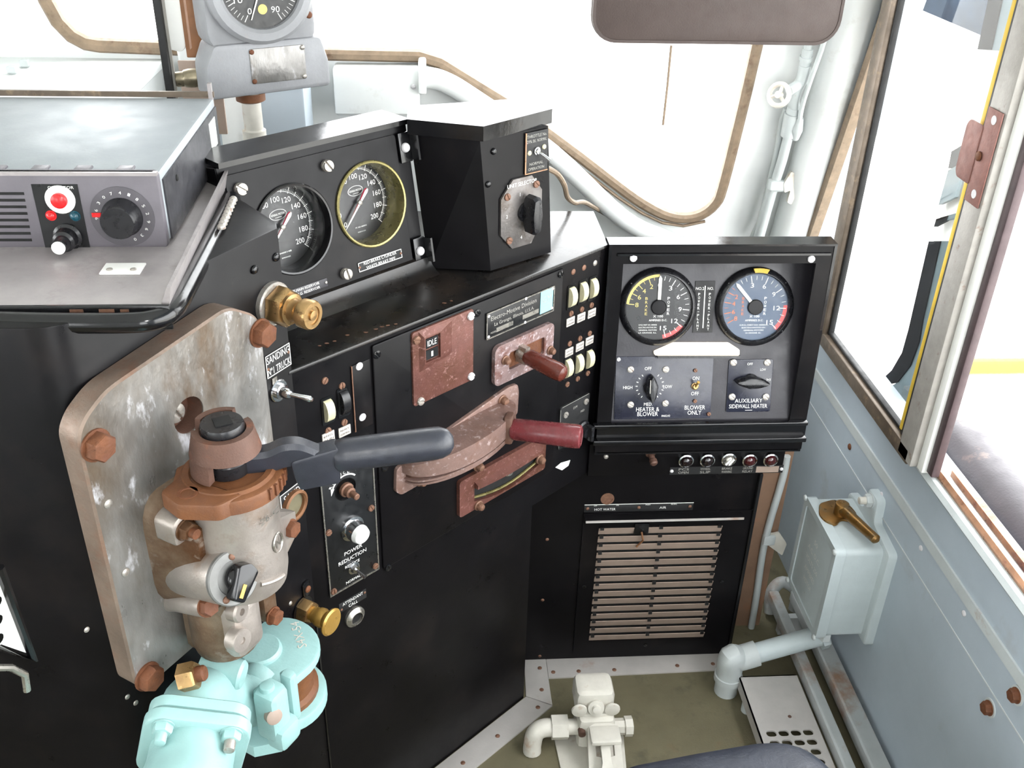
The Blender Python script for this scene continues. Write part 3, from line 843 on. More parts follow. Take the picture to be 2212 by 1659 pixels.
q = FSR.rect([(1076, 395), (1165, 372), (1169, 520), (1082, 540)], 0)
t = thing('unit_selector', 'worn octagonal metal plate with black selector knob on the selector box', 'switch', FSR.mat(q[0], q[1], 0))
w, h = q[2], q[3]
oc = [(-w/2, -h*.26), (-w*.22, -h/2), (w*.26, -h/2), (w/2, -h*.22), (w/2, h*.26), (w*.24, h/2), (-w*.22, h/2), (-w/2, h*.26)]
MB().plate(oc, 0, .003, .0008).build('plate', m['worn_plate'], t)
tx = Text(); tx.put('UNIT SELECTOR', 0, h*.42, h*.055, w*.72, .0032)
for s, x, y in (('1', -.05, .27), ('2', -.36, .0), ('3', .38, .05), ('4', .0, -.36)): tx.put(s, x*w, y*h, h*.05, None, .0032)
tx.build('lettering', m['white_paint'], t)
for x, y in ((-.36, .28), (.34, .36), (-.30, -.36), (.36, -.24)):
    MB().slotscrew((x*w, y*h, .003), .0048, .0022, random.uniform(0, 3)).build('screw', m['rust_screw'], t)
MB().cyl((.09*w, 0, .003), (.09*w, 0, .007), .013, n=24).build('knob_base', m['black_plastic'], t)
kb = MB(); pr = []
for zz, k in ((.006, .8), (.010, 1), (.024, 1), (.028, .85), (.029, .6)):
    pr.append([(.09*w + .0085*k*a, .0255*k*b_, zz) for a, b_ in ((-.7, -.9), (0, -1), (.7, -.9), (1, 0), (.7, .9), (0, 1), (-.7, .9), (-1, 0))])
kb.loft(pr).build('knob', m['black_plastic'], t)
# ================================================================== MAIN CONSOLE FITTINGS (frame F2)
PO = .003
def acorn(mb, x, y, z, r=.0055):
    mb.lathe([(r*1.25, 0), (r*1.25, r*.35), (r*.95, r*.5), (r*.95, r*1.1), (r*.7, r*1.6), (0, r*1.8)], 14, (x, y, z)); return mb
# notch indicator plate
q = F2.rect([(884, 712), (1018, 673), (1021, 822), (893, 872)], PO)
t = thing('notch_indicator', 'square red-brown rusted plate with a small window reading IDLE', 'indicator', F2.mat(q[0], q[1], PO))
w, h = q[2], q[3]
wc = F2.loc(936, 754, PO + .008); wc = (wc.x - q[0], wc.y - q[1])
MB().plate(rrect(w, h, .004, 3), 0, .003, .001).build('plate', m['plate_red'], t)
r0 = [(wc[0] + a, wc[1] + b, .003) for a, b in ((-.018, -.027), (.034, -.020), (.034, .024), (-.018, .027))]
r1 = [(wc[0] + a, wc[1] + b, .008) for a, b in ((-.013, -.016), (.013, -.016), (.013, .019), (-.013, .019))]
r2 = [(wc[0] + a, wc[1] + b, .008) for a, b in ((-.0115, -.0145), (.0115, -.0145), (.0115, .0175), (-.0115, .0175))]
r3 = [(a, b, .0045) for a, b, _ in r2]
MB().loft([r0, r1, r2, r3], False, True).build('raised_boss', m['plate_red'], t)
wb = MB()
for dy in (.0085, -.0065): wb.box((wc[0], wc[1] + dy, .0052), (.019, .0125, .0014))
wb.build('window', m['dial'], t)
tx = Text(); tx.put('IDLE', wc[0], wc[1] + .0085, .0075, .014, .0061); tx.put('1', wc[0], wc[1] - .0065, .007, .003, .0061)
tx.build('lettering', m['white_paint'], t)
for x, y, k in ((-.44, .40, 'rust_screw'), (.44, .42, 'white_screw'), (.45, -.43, 'white_screw'), (-.40, -.45, 'screw')):
    MB().slotscrew((x*w, y*h, .003), .0052, .003, 1.2).build('screw', m[k], t)

# builder's plate
q = F2.rect([(1047, 681), (1195, 613), (1195, 666), (1050, 737)], PO)
t = thing('builder_plate', 'black and pale blue nameplate reading Electro-Motive Division', 'nameplate', F2.mat(q[0], q[1], PO))
w, h = q[2], q[3]
MB().plate(rrect(w, h, .0015, 2), 0, .0018, .0005).build('plate', m['dial'], t)
e = MB(); b = .0014
for (x, y, a, c) in ((0, h/2 - b/2, w, b), (0, -h/2 + b/2, w, b), (-w/2 + b/2, 0, b, h), (w/2 - b/2, 0, b, h)): e.box((x, y, .002), (a, c, .001))
e.build('border', m['steel'], t)
MB().box((w*.38, .001, .0020), (w*.19, h*.86, .0006)).build('badge', m['badge_blue'], t)
tx = Text()
tx.put('Electro-Motive Division', -w*.11, h*.24, h*.17, w*.66, .0022).put('La Grange, Illinois, U.S.A.', -w*.10, -h*.02, h*.13, w*.58, .0022)
tx.put('MODEL', -w*.40, -h*.30, h*.07, None, .0022)
tx.put('GM', w*.38, h*.12, h*.24, w*.13, .0025); tx.box((w*.38, -h*.08, .0025), (w*.12, .0006, .0002))
tx.build('lettering', m['faded_letter'], t)
for x in (-.24, .14):
    MB().box((x*w, -h*.27 + (x + .24)*h*.12, .0021), (w*.24, h*.16, .0005)).build('stamped_field', m['steel'], t)
for x, y in ((-.47, .38), (.47, .40), (-.47, -.40), (.47, -.36), (.06, .46), (.06, -.46)):
    MB().dome((x*w, y*h, .002), (0, 0, 1), .0021, .0012, 10).build('rivet', m['white_screw'], t)

# reverser: bezel, slot, brown lever
q = F2.rect([(1060, 745), (1187, 698), (1190, 775), (1064, 830)], PO)
t = thing('reverser', 'short brown lever in a worn pinkish bezel above the throttle', 'lever', F2.mat(q[0], q[1], PO))
w, h = q[2], q[3]
sl = rrect(w*.60, h*.44, .003, 2)
MB().holed(rrect(w, h, .009, 4), [[(a + .004, b_) for a, b_ in sl]], 0, .006).build('bezel', m['plate_pink'], t)
rs = [[(a*k + .004, b_*k, z) for a, b_ in rrect(w*.66, h*.54, .004, 2)] for k, z in ((1.0, .006), (.96, .0062), (.90, .001))]
MB().loft(rs, False, False).build('slot_lip', m['plate_pink'], t)
MB().box((.004, 0, .0008), (w*.6, h*.46, .0012)).build('slot_floor', m['rust'], t)
a = MB()
acorn(a, -w*.34, h*.10, .006, .0052).build('nut', m['rust_screw'], t)
acorn(MB(), w*.44, -h*.20, .006, .0052).build('nut', m['rust_screw'], t)
p0 = F2.M.inverted() @ (F2.M @ F2.loc(1128, 764, .012)); p0 = Vector((p0.x - q[0], p0.y - q[1], .009))
l1 = F2.loc(1212, 806, .072); p1 = Vector((l1.x - q[0], l1.y - q[1], .069))
dd = (p1 - p0).normalized()
MB().box((p0.x, p0.y, .010), (.008, h*.42, .018)).build('lever_plate', m['steel'], t)
MB().cyl(p0 - dd*.006, p0 + dd*.010, .0075, n=16).build('ferrule', m['steel'], t)
L = (p1 - p0).length
MB().lathe([(.0085, 0), (.0108, .005), (.0116, L*.5), (.0122, L*.82), (.0105, L*.95), (.006, L*1.0), (0, L*1.01)], 22, p0 + dd*.006, dd).build('grip', m['brown_grip'], t)

# throttle quadrant: plate, rounded drum, maroon handle
pl = [(1094, 833), (1113, 827), (1116, 842), (1113, 890), (1040, 965), (862, 1066), (850, 1060), (851, 1012), (880, 985)]
c = F2.loc(985, 945, PO); c = (c.x, c.y)
t = thing('throttle', 'maroon throttle handle on a worn brown curved quadrant', 'lever', F2.mat(c[0], c[1], PO))
qd = F2.rect([(851, 1010), (1113, 828), (1113, 910), (851, 1064)], PO)
pp = F2.poly(pl, c, PO)
MB().plate(smooth_poly(pp, [.004]*9, 3), 0, .005, .001).build('plate', m['quadrant'], t)
# drum: half disc standing out of the plate, arc seen from above
A = Vector(F2.loc(868, 1012, PO + .005)) - Vector((c[0], c[1], 0)); B = Vector(F2.loc(1103, 872, PO + .005)) - Vector((c[0], c[1], 0))
A = Vector((A.x, A.y)); B = Vector((B.x, B.y)); mid = (A + B)/2; half = (B - A).length/2
ax = (B - A).normalized(); pe = Vector((-ax.y, ax.x))
def drum(wid0, wid1, rad, zc, k=18, off=0.0):
    rings = []
    for i in range(k + 1):
        a = math.pi*i/k
        x = -math.cos(a)*half*rad; z = .004 + math.sin(a)*zc
        pc = mid + ax*x + pe*off
        p_a, p_b = pc + pe*wid0*(.35 + .65*math.sin(a)), pc + pe*wid1*(.5 + .5*math.sin(a))
        rings.append([(p_a.x, p_a.y, .003), (p_a.x, p_a.y, z), (p_b.x, p_b.y, z), (p_b.x, p_b.y, .003)])
    return rings
MB().loft(drum(.016, -.012, 1.0, .046, 20)).build('drum', m['quadrant'], t)
for i, o in enumerate((-.0165, -.0225)):
    MB().loft(drum(.002, -.002, .985 - .012*i, .045 - .003*i, 20, o)).build('drum_rib', m['quadrant'], t)
MB().loft(drum(.003, -.030, .95, .034, 20, .0)).build('inner_drum', m['rust_brown'], t)
for a_, b_ in ((1085, 864), (908, 1038), (1032, 1006)):
    l = F2.loc(a_, b_, PO + .005)
    acorn(MB(), l.x - c[0], l.y - c[1], .004, .0062).build('nut', m['rust_screw'], t)
h0 = F2.loc(1093, 925, .040); h1 = F2.loc(1256, 944, .125)
h0 = Vector((h0.x - c[0], h0.y - c[1], .037)); h1 = Vector((h1.x - c[0], h1.y - c[1], .122))
hd = (h1 - h0).normalized()
side = hd.cross(Vector((0, 1, 0))).normalized(); up_ = side.cross(hd).normalized()
HM = Matrix((side, up_, hd)).transposed().to_4x4(); HM.translation = h0
MB().box((0, 0, -.014), (.014, .022, .035), M=HM, bev=.003).build('arm', m['rust_brown'], t)
MB().box((0, .001, .004), (.020, .040, .012), M=HM, bev=.003).build('fork', m['rust_brown'], t)
L = (h1 - h0).length
MB().lathe([(.0125, .008), (.0142, .012), (.0150, L*.6), (.0158, L*.93), (.0150, L*.985), (.012, L), (.0118, L*.995), (0, L*.995)], 26, (0, 0, 0), (0, 0, 1), M=HM).build('grip', m['maroon'], t)

# slotted plate below the throttle
pl = [(985, 1028), (1172, 946), (1172, 1012), (988, 1110)]
q = F2.rect(pl, PO)
t = thing('brake_slot_plate', 'red-brown rusted plate with a curved open slot below the throttle', 'plate', F2.mat(q[0], q[1], PO))
w, h = q[2], q[3]
arc = lambda y0, sag, n=10, s=1: [(-w*.34 + w*.76*i/n, y0 + sag*math.sin(math.pi*i/n) + (-.004 if s < 0 else 0)) for i in range(n + 1)]
hole = arc(h*.10, -.004) + arc(-h*.26, -.012)[::-1]
MB().holed(smooth_poly([(-w/2, -h/2), (w/2, -h/2), (w/2, h/2), (-w/2, h/2)], .005, 3), [hole], 0, .006).build('plate', m['plate_red'], t)
gd = MB()
gd.loft([[(x, y + .001, .006) for x, y in arc(h*.10, -.004)] + [(x, y + .011, .006) for x, y in arc(h*.10, -.004)][::-1], [(x, y + .002, .013) for x, y in arc(h*.10, -.004)] + [(x, y + .008, .013) for x, y in arc(h*.10, -.004)][::-1]])
gd.build('slot_hood', m['plate_red'], t)
MB().box((.004, -h*.12, .0006), (w*.8, h*.5, .001)).build('slot_floor', m['dark_void'], t)
gr = [(x, y + .004, .003) for x, y in arc(-h*.24, -.011)]
MB().tube(gr, .0022, 8).build('guide_rail', m['olive_rim'], t)
MB().lathe([(.006, 0), (.008, .003), (.006, .006), (0, .006)], 14, (w*.06, h*.02, .002)).build('roller', m['steel'], t)
for x, y in ((-.30, -.42), (.42, -.10)): acorn(MB(), x*w, y*h, .006, .0060).build('nut', m['rust_screw'], t)

# white rocker breakers, two rows of three beside the heater cabinet
def breaker(px, label, hgt, tagpx, scr, matl='cream', frame=F2, lines=('CONTROL', 'FUEL PUMP')):
    l = frame.loc(*px)
    t = thing('breaker_switch', label, 'switch', frame.mat(l.x, l.y, 0), 'rocker breakers on the main console')
    w = .0125
    sh = MB().holed(rrect(w + .004, hgt + .006, .002, 2), [rrect(w, hgt, .001, 2)], 0, .0012); sh.build('bezel', m['black_gloss'], t)
    MB().box((0, 0, .0004), (w, hgt, .0006)).build('recess', m['dark_void'], t)
    ring = []
    for i in range(9):
        a = math.pi*i/8
        ring.append([(x, -math.cos(a)*hgt*.46, .0008 + math.sin(a)*.008) for x in (-w*.40, w*.40)] + [(x, -math.cos(a)*hgt*.46, .0004) for x in (w*.40, -w*.40)])
    MB().loft(ring).build('rocker', m[matl], t)
    for s in scr:
        p = frame.loc(*s); MB().slotscrew((p.x - l.x, p.y - l.y, 0), .0042, .0018, random.uniform(0, 3)).build('screw', m['rust_screw'], t)
    if tagpx:
        p = frame.loc(*tagpx)
        T = Matrix.Translation((p.x - l.x, p.y - l.y, 0))
        tg = MB().box((0, 0, .001), (.0165, .0125, .002), M=T, bev=.0006).build('tag', m['tag_white'], t)
        tx = Text()
        for i, s in enumerate(lines): tx.put(s, 0, .0025 - .0052*i, .0024, .013, .0022, M=T)
        tx.build('lettering', m['dial'], t)
    return t
where = ['nearest the builder plate', 'in the middle', 'nearest the heater cabinet']
for i, (a, b_) in enumerate(((1233, 641), (1257, 630), (1279, 622))):
    breaker((a, b_), 'cream rocker breaker in the upper row of three, ' + where[i], .031, ((1231, 694), (1254, 685), (1277, 676))[i], (((1233, 677), (1256, 668), (1277, 659))[i],), lines=(('CONT.', 'F.PUMP'), ('GEN.', 'FIELD'), ('ENG.', 'RUN'))[i])
where = ['behind the reverser grip', 'in the middle', 'nearest the heater cabinet']
for i, (a, b_) in enumerate(((1225, 795), (1248, 785), (1271, 775))):
    breaker((a, b_), 'cream rocker breaker in the lower row of three, ' + where[i], .031, ((1228, 760), (1251, 748), (1272, 735))[i], (((1230, 742), (1252, 731), (1273, 720))[i], ((1225, 830), (1247, 818), (1269, 806))[i]), lines=(('GAUGE', 'LIGHT'), ('STEP', 'LIGHT'), ('NUMBER', 'LIGHT'))[i])
breaker((707, 886), 'cream rocker breaker beside the sanding switch on the left end of the main console', .029, (708, 943), ((701, 822), (708, 930)), lines=('ENG.', 'RUN'))
breaker((741, 868), 'black empty rocker breaker beside the blank cover strip', .032, (743, 930), ((738, 833), (743, 912)), 'black_plastic', lines=('PNEUMATIC', 'CONTROL'))
q = F2.rect([(757, 790), (797, 775), (805, 915), (765, 932)], 0)
t = thing('blank_cover', 'narrow black blank cover strip with two white screw heads', 'cover', F2.mat(q[0], q[1], 0))
MB().plate(rrect(q[2], q[3], .001, 2), 0, .0015, .0004).build('plate', m['black'], t)
MB().box((-q[2]/2 + .0006, 0, .001), (.0012, q[3], .0022)).build('rusty_edge', m['rust_screw'], t)
for a, b_ in ((774, 790), (781, 900)):
    p = F2.loc(a, b_); MB().dome((p.x - q[0], p.y - q[1], .0015), (0, 0, 1), .0048, .002, 14).build('screw', m['white_screw'], t)

# small switch plate low beside the heater cabinet
q = F2.rect([(1207, 884), (1272, 850), (1272, 935), (1210, 972)], PO)
t = thing('headlight_switch', 'small black switch plate with rotary knob, half hidden by the throttle grip', 'switch', F2.mat(q[0], q[1], .0))
w, h = q[2], q[3]
MB().plate(rrect(w, h, .003, 3), 0, .003, .0008).build('plate', m['black_matte'], t)
tx = Text()
tx.put('DIM', 0, h*.34, .004, None, .0032).put('MED', w*.26, h*.16, .0036, None, .0032).put('OFF', -w*.26, -h*.02, .0036, None, .0032)
for (x, y, a, c_) in ((0, h/2 - .0006, w*.9, .0006), (-w/2 + .0006, 0, .0006, h*.9)): tx.box((x, y, .0031), (a, c_, .0002))
tx.build('lettering', m['faded_letter'], t)
MB().lathe([(.014, 0), (.014, .004), (.011, .006), (.010, .014), (0, .015)], 20, (w*.28, -h*.28, .003)).build('knob', m['black_plastic'], t)
MB().box((w*.28, -h*.28, .020), (.007, .026, .012), bev=.002).build('knob_bar', m['black_plastic'], t)
for x, y in ((-.32, .28), (.36, .34)): MB().slotscrew((x*w, y*h, .003), .0050, .002, .8).build('screw', m['screw'], t)

# power reduction panel
q = F2.rect([(683, 975), (798, 932), (817, 1229), (711, 1287)], 0)
u0, u1 = F2.loc(711, 1287).x, F2.loc(817, 1229).x
v0 = (F2.loc(711, 1287).y + F2.loc(817, 1229).y)/2; v1 = v0 + .205
cx, cy, w, h = (u0 + u1)/2, (v0 + v1)/2, u1 - u0, v1 - v0
t = thing('power_reduction_panel', 'tall narrow black panel reading POWER REDUCTION with white lamp and toggle', 'panel', F2.mat(cx, cy, 0))
MB().plate(rrect(w, h, .001, 2), 0, .002, .0004).build('plate', m['dial'], t)
e = MB(); b = .0017
for (x, y, a, c_) in ((0, h/2 - b/2, w, b), (0, -h/2 + b/2, w, b), (-w/2 + b/2, 0, b, h), (w/2 - b/2, 0, b, h)): e.box((x, y, .0022), (a, c_, .0012))
e.build('bright_border', m['steel'], t)
LP = lambda a, b_, z=.002: Vector((F2.loc(a, b_, z).x - cx, F2.loc(a, b_, z).y - cy, z))
tx = Text()
p = LP(763, 1187); tx.put('POWER', p.x, p.y, .0056, .027, .0023)
p = LP(761, 1198); tx.put('REDUCTION', p.x, LP(759, 1204).y, .0056, .042, .0023)
p = LP(761, 1216); tx.put('REDUCE', p.x, p.y - .001, .0040, .022, .0023)
p = LP(763, 1250); tx.put('NORMAL', p.x, p.y - .0005, .0040, .022, .0023)
kp = LP(746, 1056)
for i in range(20):                                  # curved arrow over the knob
    a0, a1 = math.radians(40 + 120*i/20), math.radians(40 + 120*(i+1)/20)
    tx.add([(kp.x + r*math.cos(a), kp.y + r*math.sin(a), .0023) for a, r in ((a0, .0185), (a0, .0205), (a1, .0205), (a1, .0185))], [(0, 1, 2, 3)])
a1 = math.radians(164); T = Matrix.Translation((kp.x + .0195*math.cos(a1), kp.y + .0195*math.sin(a1), .0023)) @ Matrix.Rotation(a1 + math.pi/2, 4, 'Z')
tx.add([(.006, 0, 0), (-.003, .0026, 0), (-.003, -.0026, 0)], [(0, 1, 2)], T)
for i, chh in enumerate('REDUCE'):
    a0 = math.radians(150 - 15*i)
    tx.put(chh, kp.x + .0235*math.cos(a0), kp.y + .0235*math.sin(a0), .0042, .0034, .0023, a0 - math.pi/2)
tx.build('lettering', m['white_paint'], t)
MB().lathe([(.015, 0), (.015, .0008), (.0142, .0008), (.0142, 0)], 24, (kp.x, kp.y, .002)).build('knob_ring', m['black_gloss'], t)
MB().lathe([(.009, 0), (.009, .004), (.007, .005), (.0065, .011), (.004, .012), (.004, .022), (.003, .023), (0, .023)], 18, (kp.x, kp.y, .002)).build('rheostat_knob', m['rust_screw'], t)
p = LP(759, 1140)
MB().lathe([(.0165, 0), (.0165, .003), (.013, .004), (.013, .010), (.0125, .012), (.0125, .016)], 26, p).build('lamp_socket', m['chrome'], t)
MB().lathe([(.0118, .010), (.0118, .018), (.0105, .022), (.007, .0245), (0, .0255)], 22, p).build('lamp_cap', m['lamp_white'], t)
p = LP(763, 1226)
MB().lathe([(.0085, 0), (.0085, .002), (.006, .003), (.005, .007), (0, .007)], 16, p).build('toggle_bushing', m['chrome'], t)
MB().tube([p + Vector((0, 0, .005)), p + Vector((.002, -.003, .014)), p + Vector((.003, -.005, .020))], [.0016, .002, .0027], 10).build('toggle_lever', m['chrome'], t)
for a, b_ in ((709, 1150), (801, 1097), (810, 1222), (720, 1277)):
    MB().slotscrew(LP(a, b_, .0022), .0042, .0026, random.uniform(0, 3)).build('screw', m['rust_screw'], t)

# attendant call button and its plate
plate_label(F2, [(731, 1307), (790, 1269), (791, 1288), (733, 1327)], ['ATTENDANT', 'CALL'], 'small dark plate reading ATTENDANT CALL above the black push button', 0, None, rivets=((-.42, -.2), (.44, .15)), rmat='rust_screw')
t = thing('call_button', 'black recessed push button under the attendant call plate', 'button', F2.at(764, 1330))
MB().lathe([(.0145, 0), (.0145, .004), (.012, .0055), (.0095, .008), (.0085, .008), (.0085, .003)], 26).build('collar', m['steel'], t)
MB().lathe([(.0084, .0032), (.0084, .004), (0, .004)], 22).build('button', m['dark_void'], t)
# ================================================================== HEATER CABINET INSTRUMENTS (frame FP)
def arcband(mb, r0, r1, a0, a1, z, n=24):
    for i in range(n):
        p, q_ = math.radians(a0 + (a1-a0)*i/n), math.radians(a0 + (a1-a0)*(i+1)/n)
        mb.add([(r*math.cos(a), r*math.sin(a), z) for a, r in ((p, r0), (p, r1), (q_, r1), (q_, r0))], [(0, 1, 2, 3)])
    return mb
def ammeter(px, label, dialm, zero, brake, power, red, full):
    o = FP.loc(*px); s = (FP.loc(px[0] + 71, px[1]).x - o.x)            # dial radius
    g = thing('ammeter', label, 'gauge', FP.mat(o.x, o.y, 0), 'load ammeters')
    n = 48
    pr = [(s*1.19, 0), (s*1.19, .003), (s*1.16, .006), (s*1.07, .010), (s*1.02, .0105), (s*1.0, .009), (s*1.0, .004)]
    MB().loft([[(r*math.cos(2*math.pi*i/n), r*math.sin(2*math.pi*i/n), z) for i in range(n)] for r, z in pr], True, False).build('bezel', m['black_plastic'], g)
    MB().cyl((0, 0, .002), (0, 0, .0045), s*1.0, n=44).build('dial', dialm, g)
    z = .0048
    tk, ty, tr = MB(), MB(), MB()
    def ticks(lst, mb, fine):
        for i in range(len(lst) - 1):
            for k in range(fine):
                a = math.radians(lst[i] + (lst[i+1] - lst[i])*k/fine)
                mb.box((s*(.87 if k else .84), 0, z), (s*(.12 if k else .20), s*.012 if k else s*.022, .0003), M=Matrix.Rotation(a, 4, 'Z'))
        mb.box((s*.84, 0, z), (s*.2, s*.022, .0003), M=Matrix.Rotation(math.radians(lst[-1]), 4, 'Z'))
    ticks(power, tk, 3); ticks(brake, ty, 2)
    arcband(ty, s*.90, s*.98, brake[0], brake[-1], z - .0001) if full else None
    arcband(tr, s*.86, s*.98, red[0], red[1], z - .0001, 12)
    tr.build('red_band', m['red_letter'], g)
    tx = Text(); t2 = Text()
    for lab, a in zip(['0', '3', '6', '9', '12', '15'], power):
        if lab == '0' and not full: continue
        tx.put(lab, s*.66*math.cos(math.radians(a)), s*.66*math.sin(math.radians(a)), s*.135, s*.10*len(lab), z)
    for lab, a in zip(['0', '2', '4', '6', '8'], brake):
        if lab == '0': continue
        t2.put(lab, s*.66*math.cos(math.radians(a)), s*.66*math.sin(math.radians(a)), s*.135, s*.10, z)
    for i, c_ in enumerate('POWER'): tx.put(c_, s*.30, s*(.26 - .115*i), s*.085, s*.075, z)
    for i, c_ in enumerate('BRAKE'): t2.put(c_, -s*.37, s*(.26 - .115*i), s*.085, s*.075, z)
    tx.put('X 100', 0, -s*.28, s*.07, s*.3, z).put('AMPERES D.C.', 0, -s*.40, s*.06, s*.55, z)
    for i, ln in enumerate(('E.M.D. PART NO. 8400032', 'ELECTRO-MOTIVE DIV.', 'GENERAL MOTORS', 'LA GRANGE, ILL.')): tx.put(ln, -s*.30 if full else 0, -s*(.54 + .08*i), s*.04, s*(.55 if full else .85 - .12*i), z)
    tk.v += []; 
    b0 = len(tx.v); tx.add(tk.v, tk.f); tx.build('white_scale', m['white_paint'], g)
    t2.add(ty.v, ty.f); t2.build('brake_scale', m['yellow_letter' if full else 'orange_letter'], g)
    T = Matrix.Rotation(math.radians(zero), 4, 'Z')
    MB().plate([(s*.05, -s*.045), (s*.86, -s*.05), (s*.95, 0), (s*.86, s*.05), (s*.05, s*.045)], .0062, .0068, M=T).build('needle', m['needle'], g)
    MB().lathe([(s*.23, 0), (s*.23, .002), (s*.21, .0028), (0, .003)], 24, (0, 0, .0055)).build('hub', m['black'], g)
    MB().cyl((0, 0, .0092), (0, 0, .0098), s*1.0, n=40).build('glass', m['gauge_glass'], g)
    for a in (40, 140, 220, 320):
        MB().dome((s*1.12*math.cos(math.radians(a)), s*1.12*math.sin(math.radians(a)), .007), (0, 0, 1), .0016, .0012, 8).build('screw', m['black_gloss'], g)
    return g, s
ammeter((1421, 662), 'black ammeter at the left with needle upright at zero and yellow brake scale', m['dial'], 89, [90, 111, 133, 153, 174], [90, 59, 27.5, -6, -40, -75], (-38, -80), True)
g2, s2 = ammeter((1629, 662), 'ammeter at the right, blue reflection painted into its dial, with needle pointing upper left and yellow mark on its rim', m['dial_reflect'], 131, [131, 152, 171, 192, 211], [131, 101, 69, 35, -3, -44], (3, -46), False)
mk = MB()
for r0, r1, z in ((1.04, 1.17, .0108),):
    pts = [(s2*r1*math.cos(math.radians(a)), s2*r1*math.sin(math.radians(a))) for a in range(74, 99, 4)] + [(s2*r0*math.cos(math.radians(a)), s2*r0*math.sin(math.radians(a))) for a in range(96, 75, -4)]
    mk.plate(pts, z - .002, z + .001)
mk.build('yellow_mark', m['yellow_felt'], g2)

# vertical plate between the ammeters
q = FP.rect([(1502, 607), (1543, 607), (1540, 718), (1496, 718)], 0)
t = thing('plant_label', 'narrow dark plate with upright lettering between the two ammeters', 'label', FP.mat(q[0], q[1], 0))
w, h = q[2], q[3]
MB().box((0, 0, .0008), (w, h, .0016)).build('plate', m['black_matte'], t)
tx = Text()
tx.put('NO.2', -w*.26, h*.36, h*.055, w*.42, .0019).put('NO.', w*.28, h*.36, h*.055, w*.3, .0019)
tx.box((0, 0, .0017), (w*.05, h*.82, .0003))
for s, x in (('POWER·PLANT', -.28), ('POWER·PLANT', .26)):
    for i, c_ in enumerate(s): tx.put(c_, x*w, h*(.25 - .068*i), h*.05, w*.10, .0019)
tx.build('lettering', m['white_paint'], t)

# lit strip lamp
tp = [(1456, 741), (1575, 741), (1598, 756), (1597, 768), (1415, 768), (1413, 760)]
c = FP.loc(1506, 756)
t = thing('strip_lamp', 'glowing white strip lamp below the two ammeters', 'lamp', FP.mat(c.x, c.y, 0))
MB().plate(smooth_poly(FP.poly(tp, (c.x, c.y), .006), .002, 2), 0, .008, .002).build('diffuser', m['strip_lamp'], t)
MB().plate(FP.poly([(1418, 766), (1596, 766), (1596, 771), (1418, 771)], (c.x, c.y), .0), 0, .009).build('lip', m['black_plastic'], t)

# heater & blower plate
q = FP.rect([(1333, 769), (1538, 769), (1537, 900), (1323, 908)], 0)
t = thing('heater_control_plate', 'navy-black plate with HEATER & BLOWER knob and blower switch', 'panel', FP.mat(q[0], q[1], 0))
w, h = q[2], q[3]; cx, cy = q[0], q[1]
LP = lambda a, b_, z=.0015: Vector((FP.loc(a, b_, z).x - cx, FP.loc(a, b_, z).y - cy, z))
MB().plate(rrect(w, h, .001, 2), 0, .0015, .0004).build('plate', m['navy_plate'], t)
tx = Text()
def puts(tx, lst):
    for s, a, b_, hh in lst:
        p = LP(a, b_); tx.put(s, p.x, p.y, hh*.00062, None, .0018)
t2 = Text()
puts(t2, (('ON', 1503, 817, 9), ('OFF', 1501, 850, 9), ('BLOWER', 1501, 880, 10.5), ('ONLY', 1500, 891, 10.5)))
t2.build('lettering', m['white_paint'], t)
puts(tx, (('OFF', 1400, 796, 8), ('HIGH', 1356, 837, 8), ('LOW', 1442, 835, 8), ('MED.', 1400, 873, 8), ('HEATER &', 1399, 884, 10.5), ('BLOWER', 1399, 894, 10.5), ('8465243', 1438, 898, 5)))
for a in range(0, 360, 18):
    if 70 < a < 110 or 250 < a < 290: continue
    p = LP(1404, 834); r = .020
    tx.box((0, 0, 0), (.003, .0012, .0002), M=Matrix.Translation((p.x + r*math.cos(math.radians(a)), p.y + r*math.sin(math.radians(a)), .0017)) @ Matrix.Rotation(math.radians(a), 4, 'Z'))
tx.build('lettering', m['white_paint'], t)
def barknob(t, o, ang, L, wd, hh, mat=None, nm='knob'):
    T = Matrix.Translation(o) @ Matrix.Rotation(ang, 4, 'Z')
    MB().lathe([(wd*1.3, 0), (wd*1.3, hh*.25), (wd, hh*.4), (0, hh*.4)], 22, M=T).build(nm + '_base', m['black_plastic'], t)
    kb = MB(); pr = []
    for zz, k in ((hh*.2, .95), (hh*.7, 1), (hh*.92, .8), (hh, .45)):
        pr.append([(L*(1 if zz < hh*.8 else .93)*math.cos(math.radians(a)), wd*k*math.sin(math.radians(a))*(.55 + .45*abs(math.sin(math.radians(a)))), zz) for a in range(0, 360, 20)])
    kb.loft(pr, M=T).build(nm, mat or m['black_plastic'], t)
barknob(t, LP(1405, 836), math.radians(92), .021, .0085, .020)
MB().box((0, 0, 0), (.001, .020, .0006), M=Matrix.Translation(LP(1405, 836, .0218))).build('knob_pointer', m['steel'], t)
for a, b_, k in ((1362, 798, 'screw'), (1438, 798, 'screw'), (1362, 874, 'screw'), (1437, 871, 'screw'), (1336, 776, 'white_screw'), (1531, 894, 'rust_screw'), (1502, 800, 'rust_screw'), (1501, 866, 'rust_screw')):
    r = .0050 if k == 'screw' else .0030
    MB().slotscrew(LP(a, b_), r, .0024, random.uniform(.4, 1.2)).build('screw', m[k], t)
p = LP(1501, 834)
MB().lathe([(.0055, 0), (.0055, .0015), (.0042, .002), (.0035, .005), (0, .005)], 16, p).build('toggle_bushing', m['brass'], t)
MB().tube([p + Vector((0, 0, .004)), p + Vector((.001, .006, .009)), p + Vector((.002, .009, .012))], [.0014, .0018, .0024], 10).build('toggle_lever', m['brass_paint'], t)

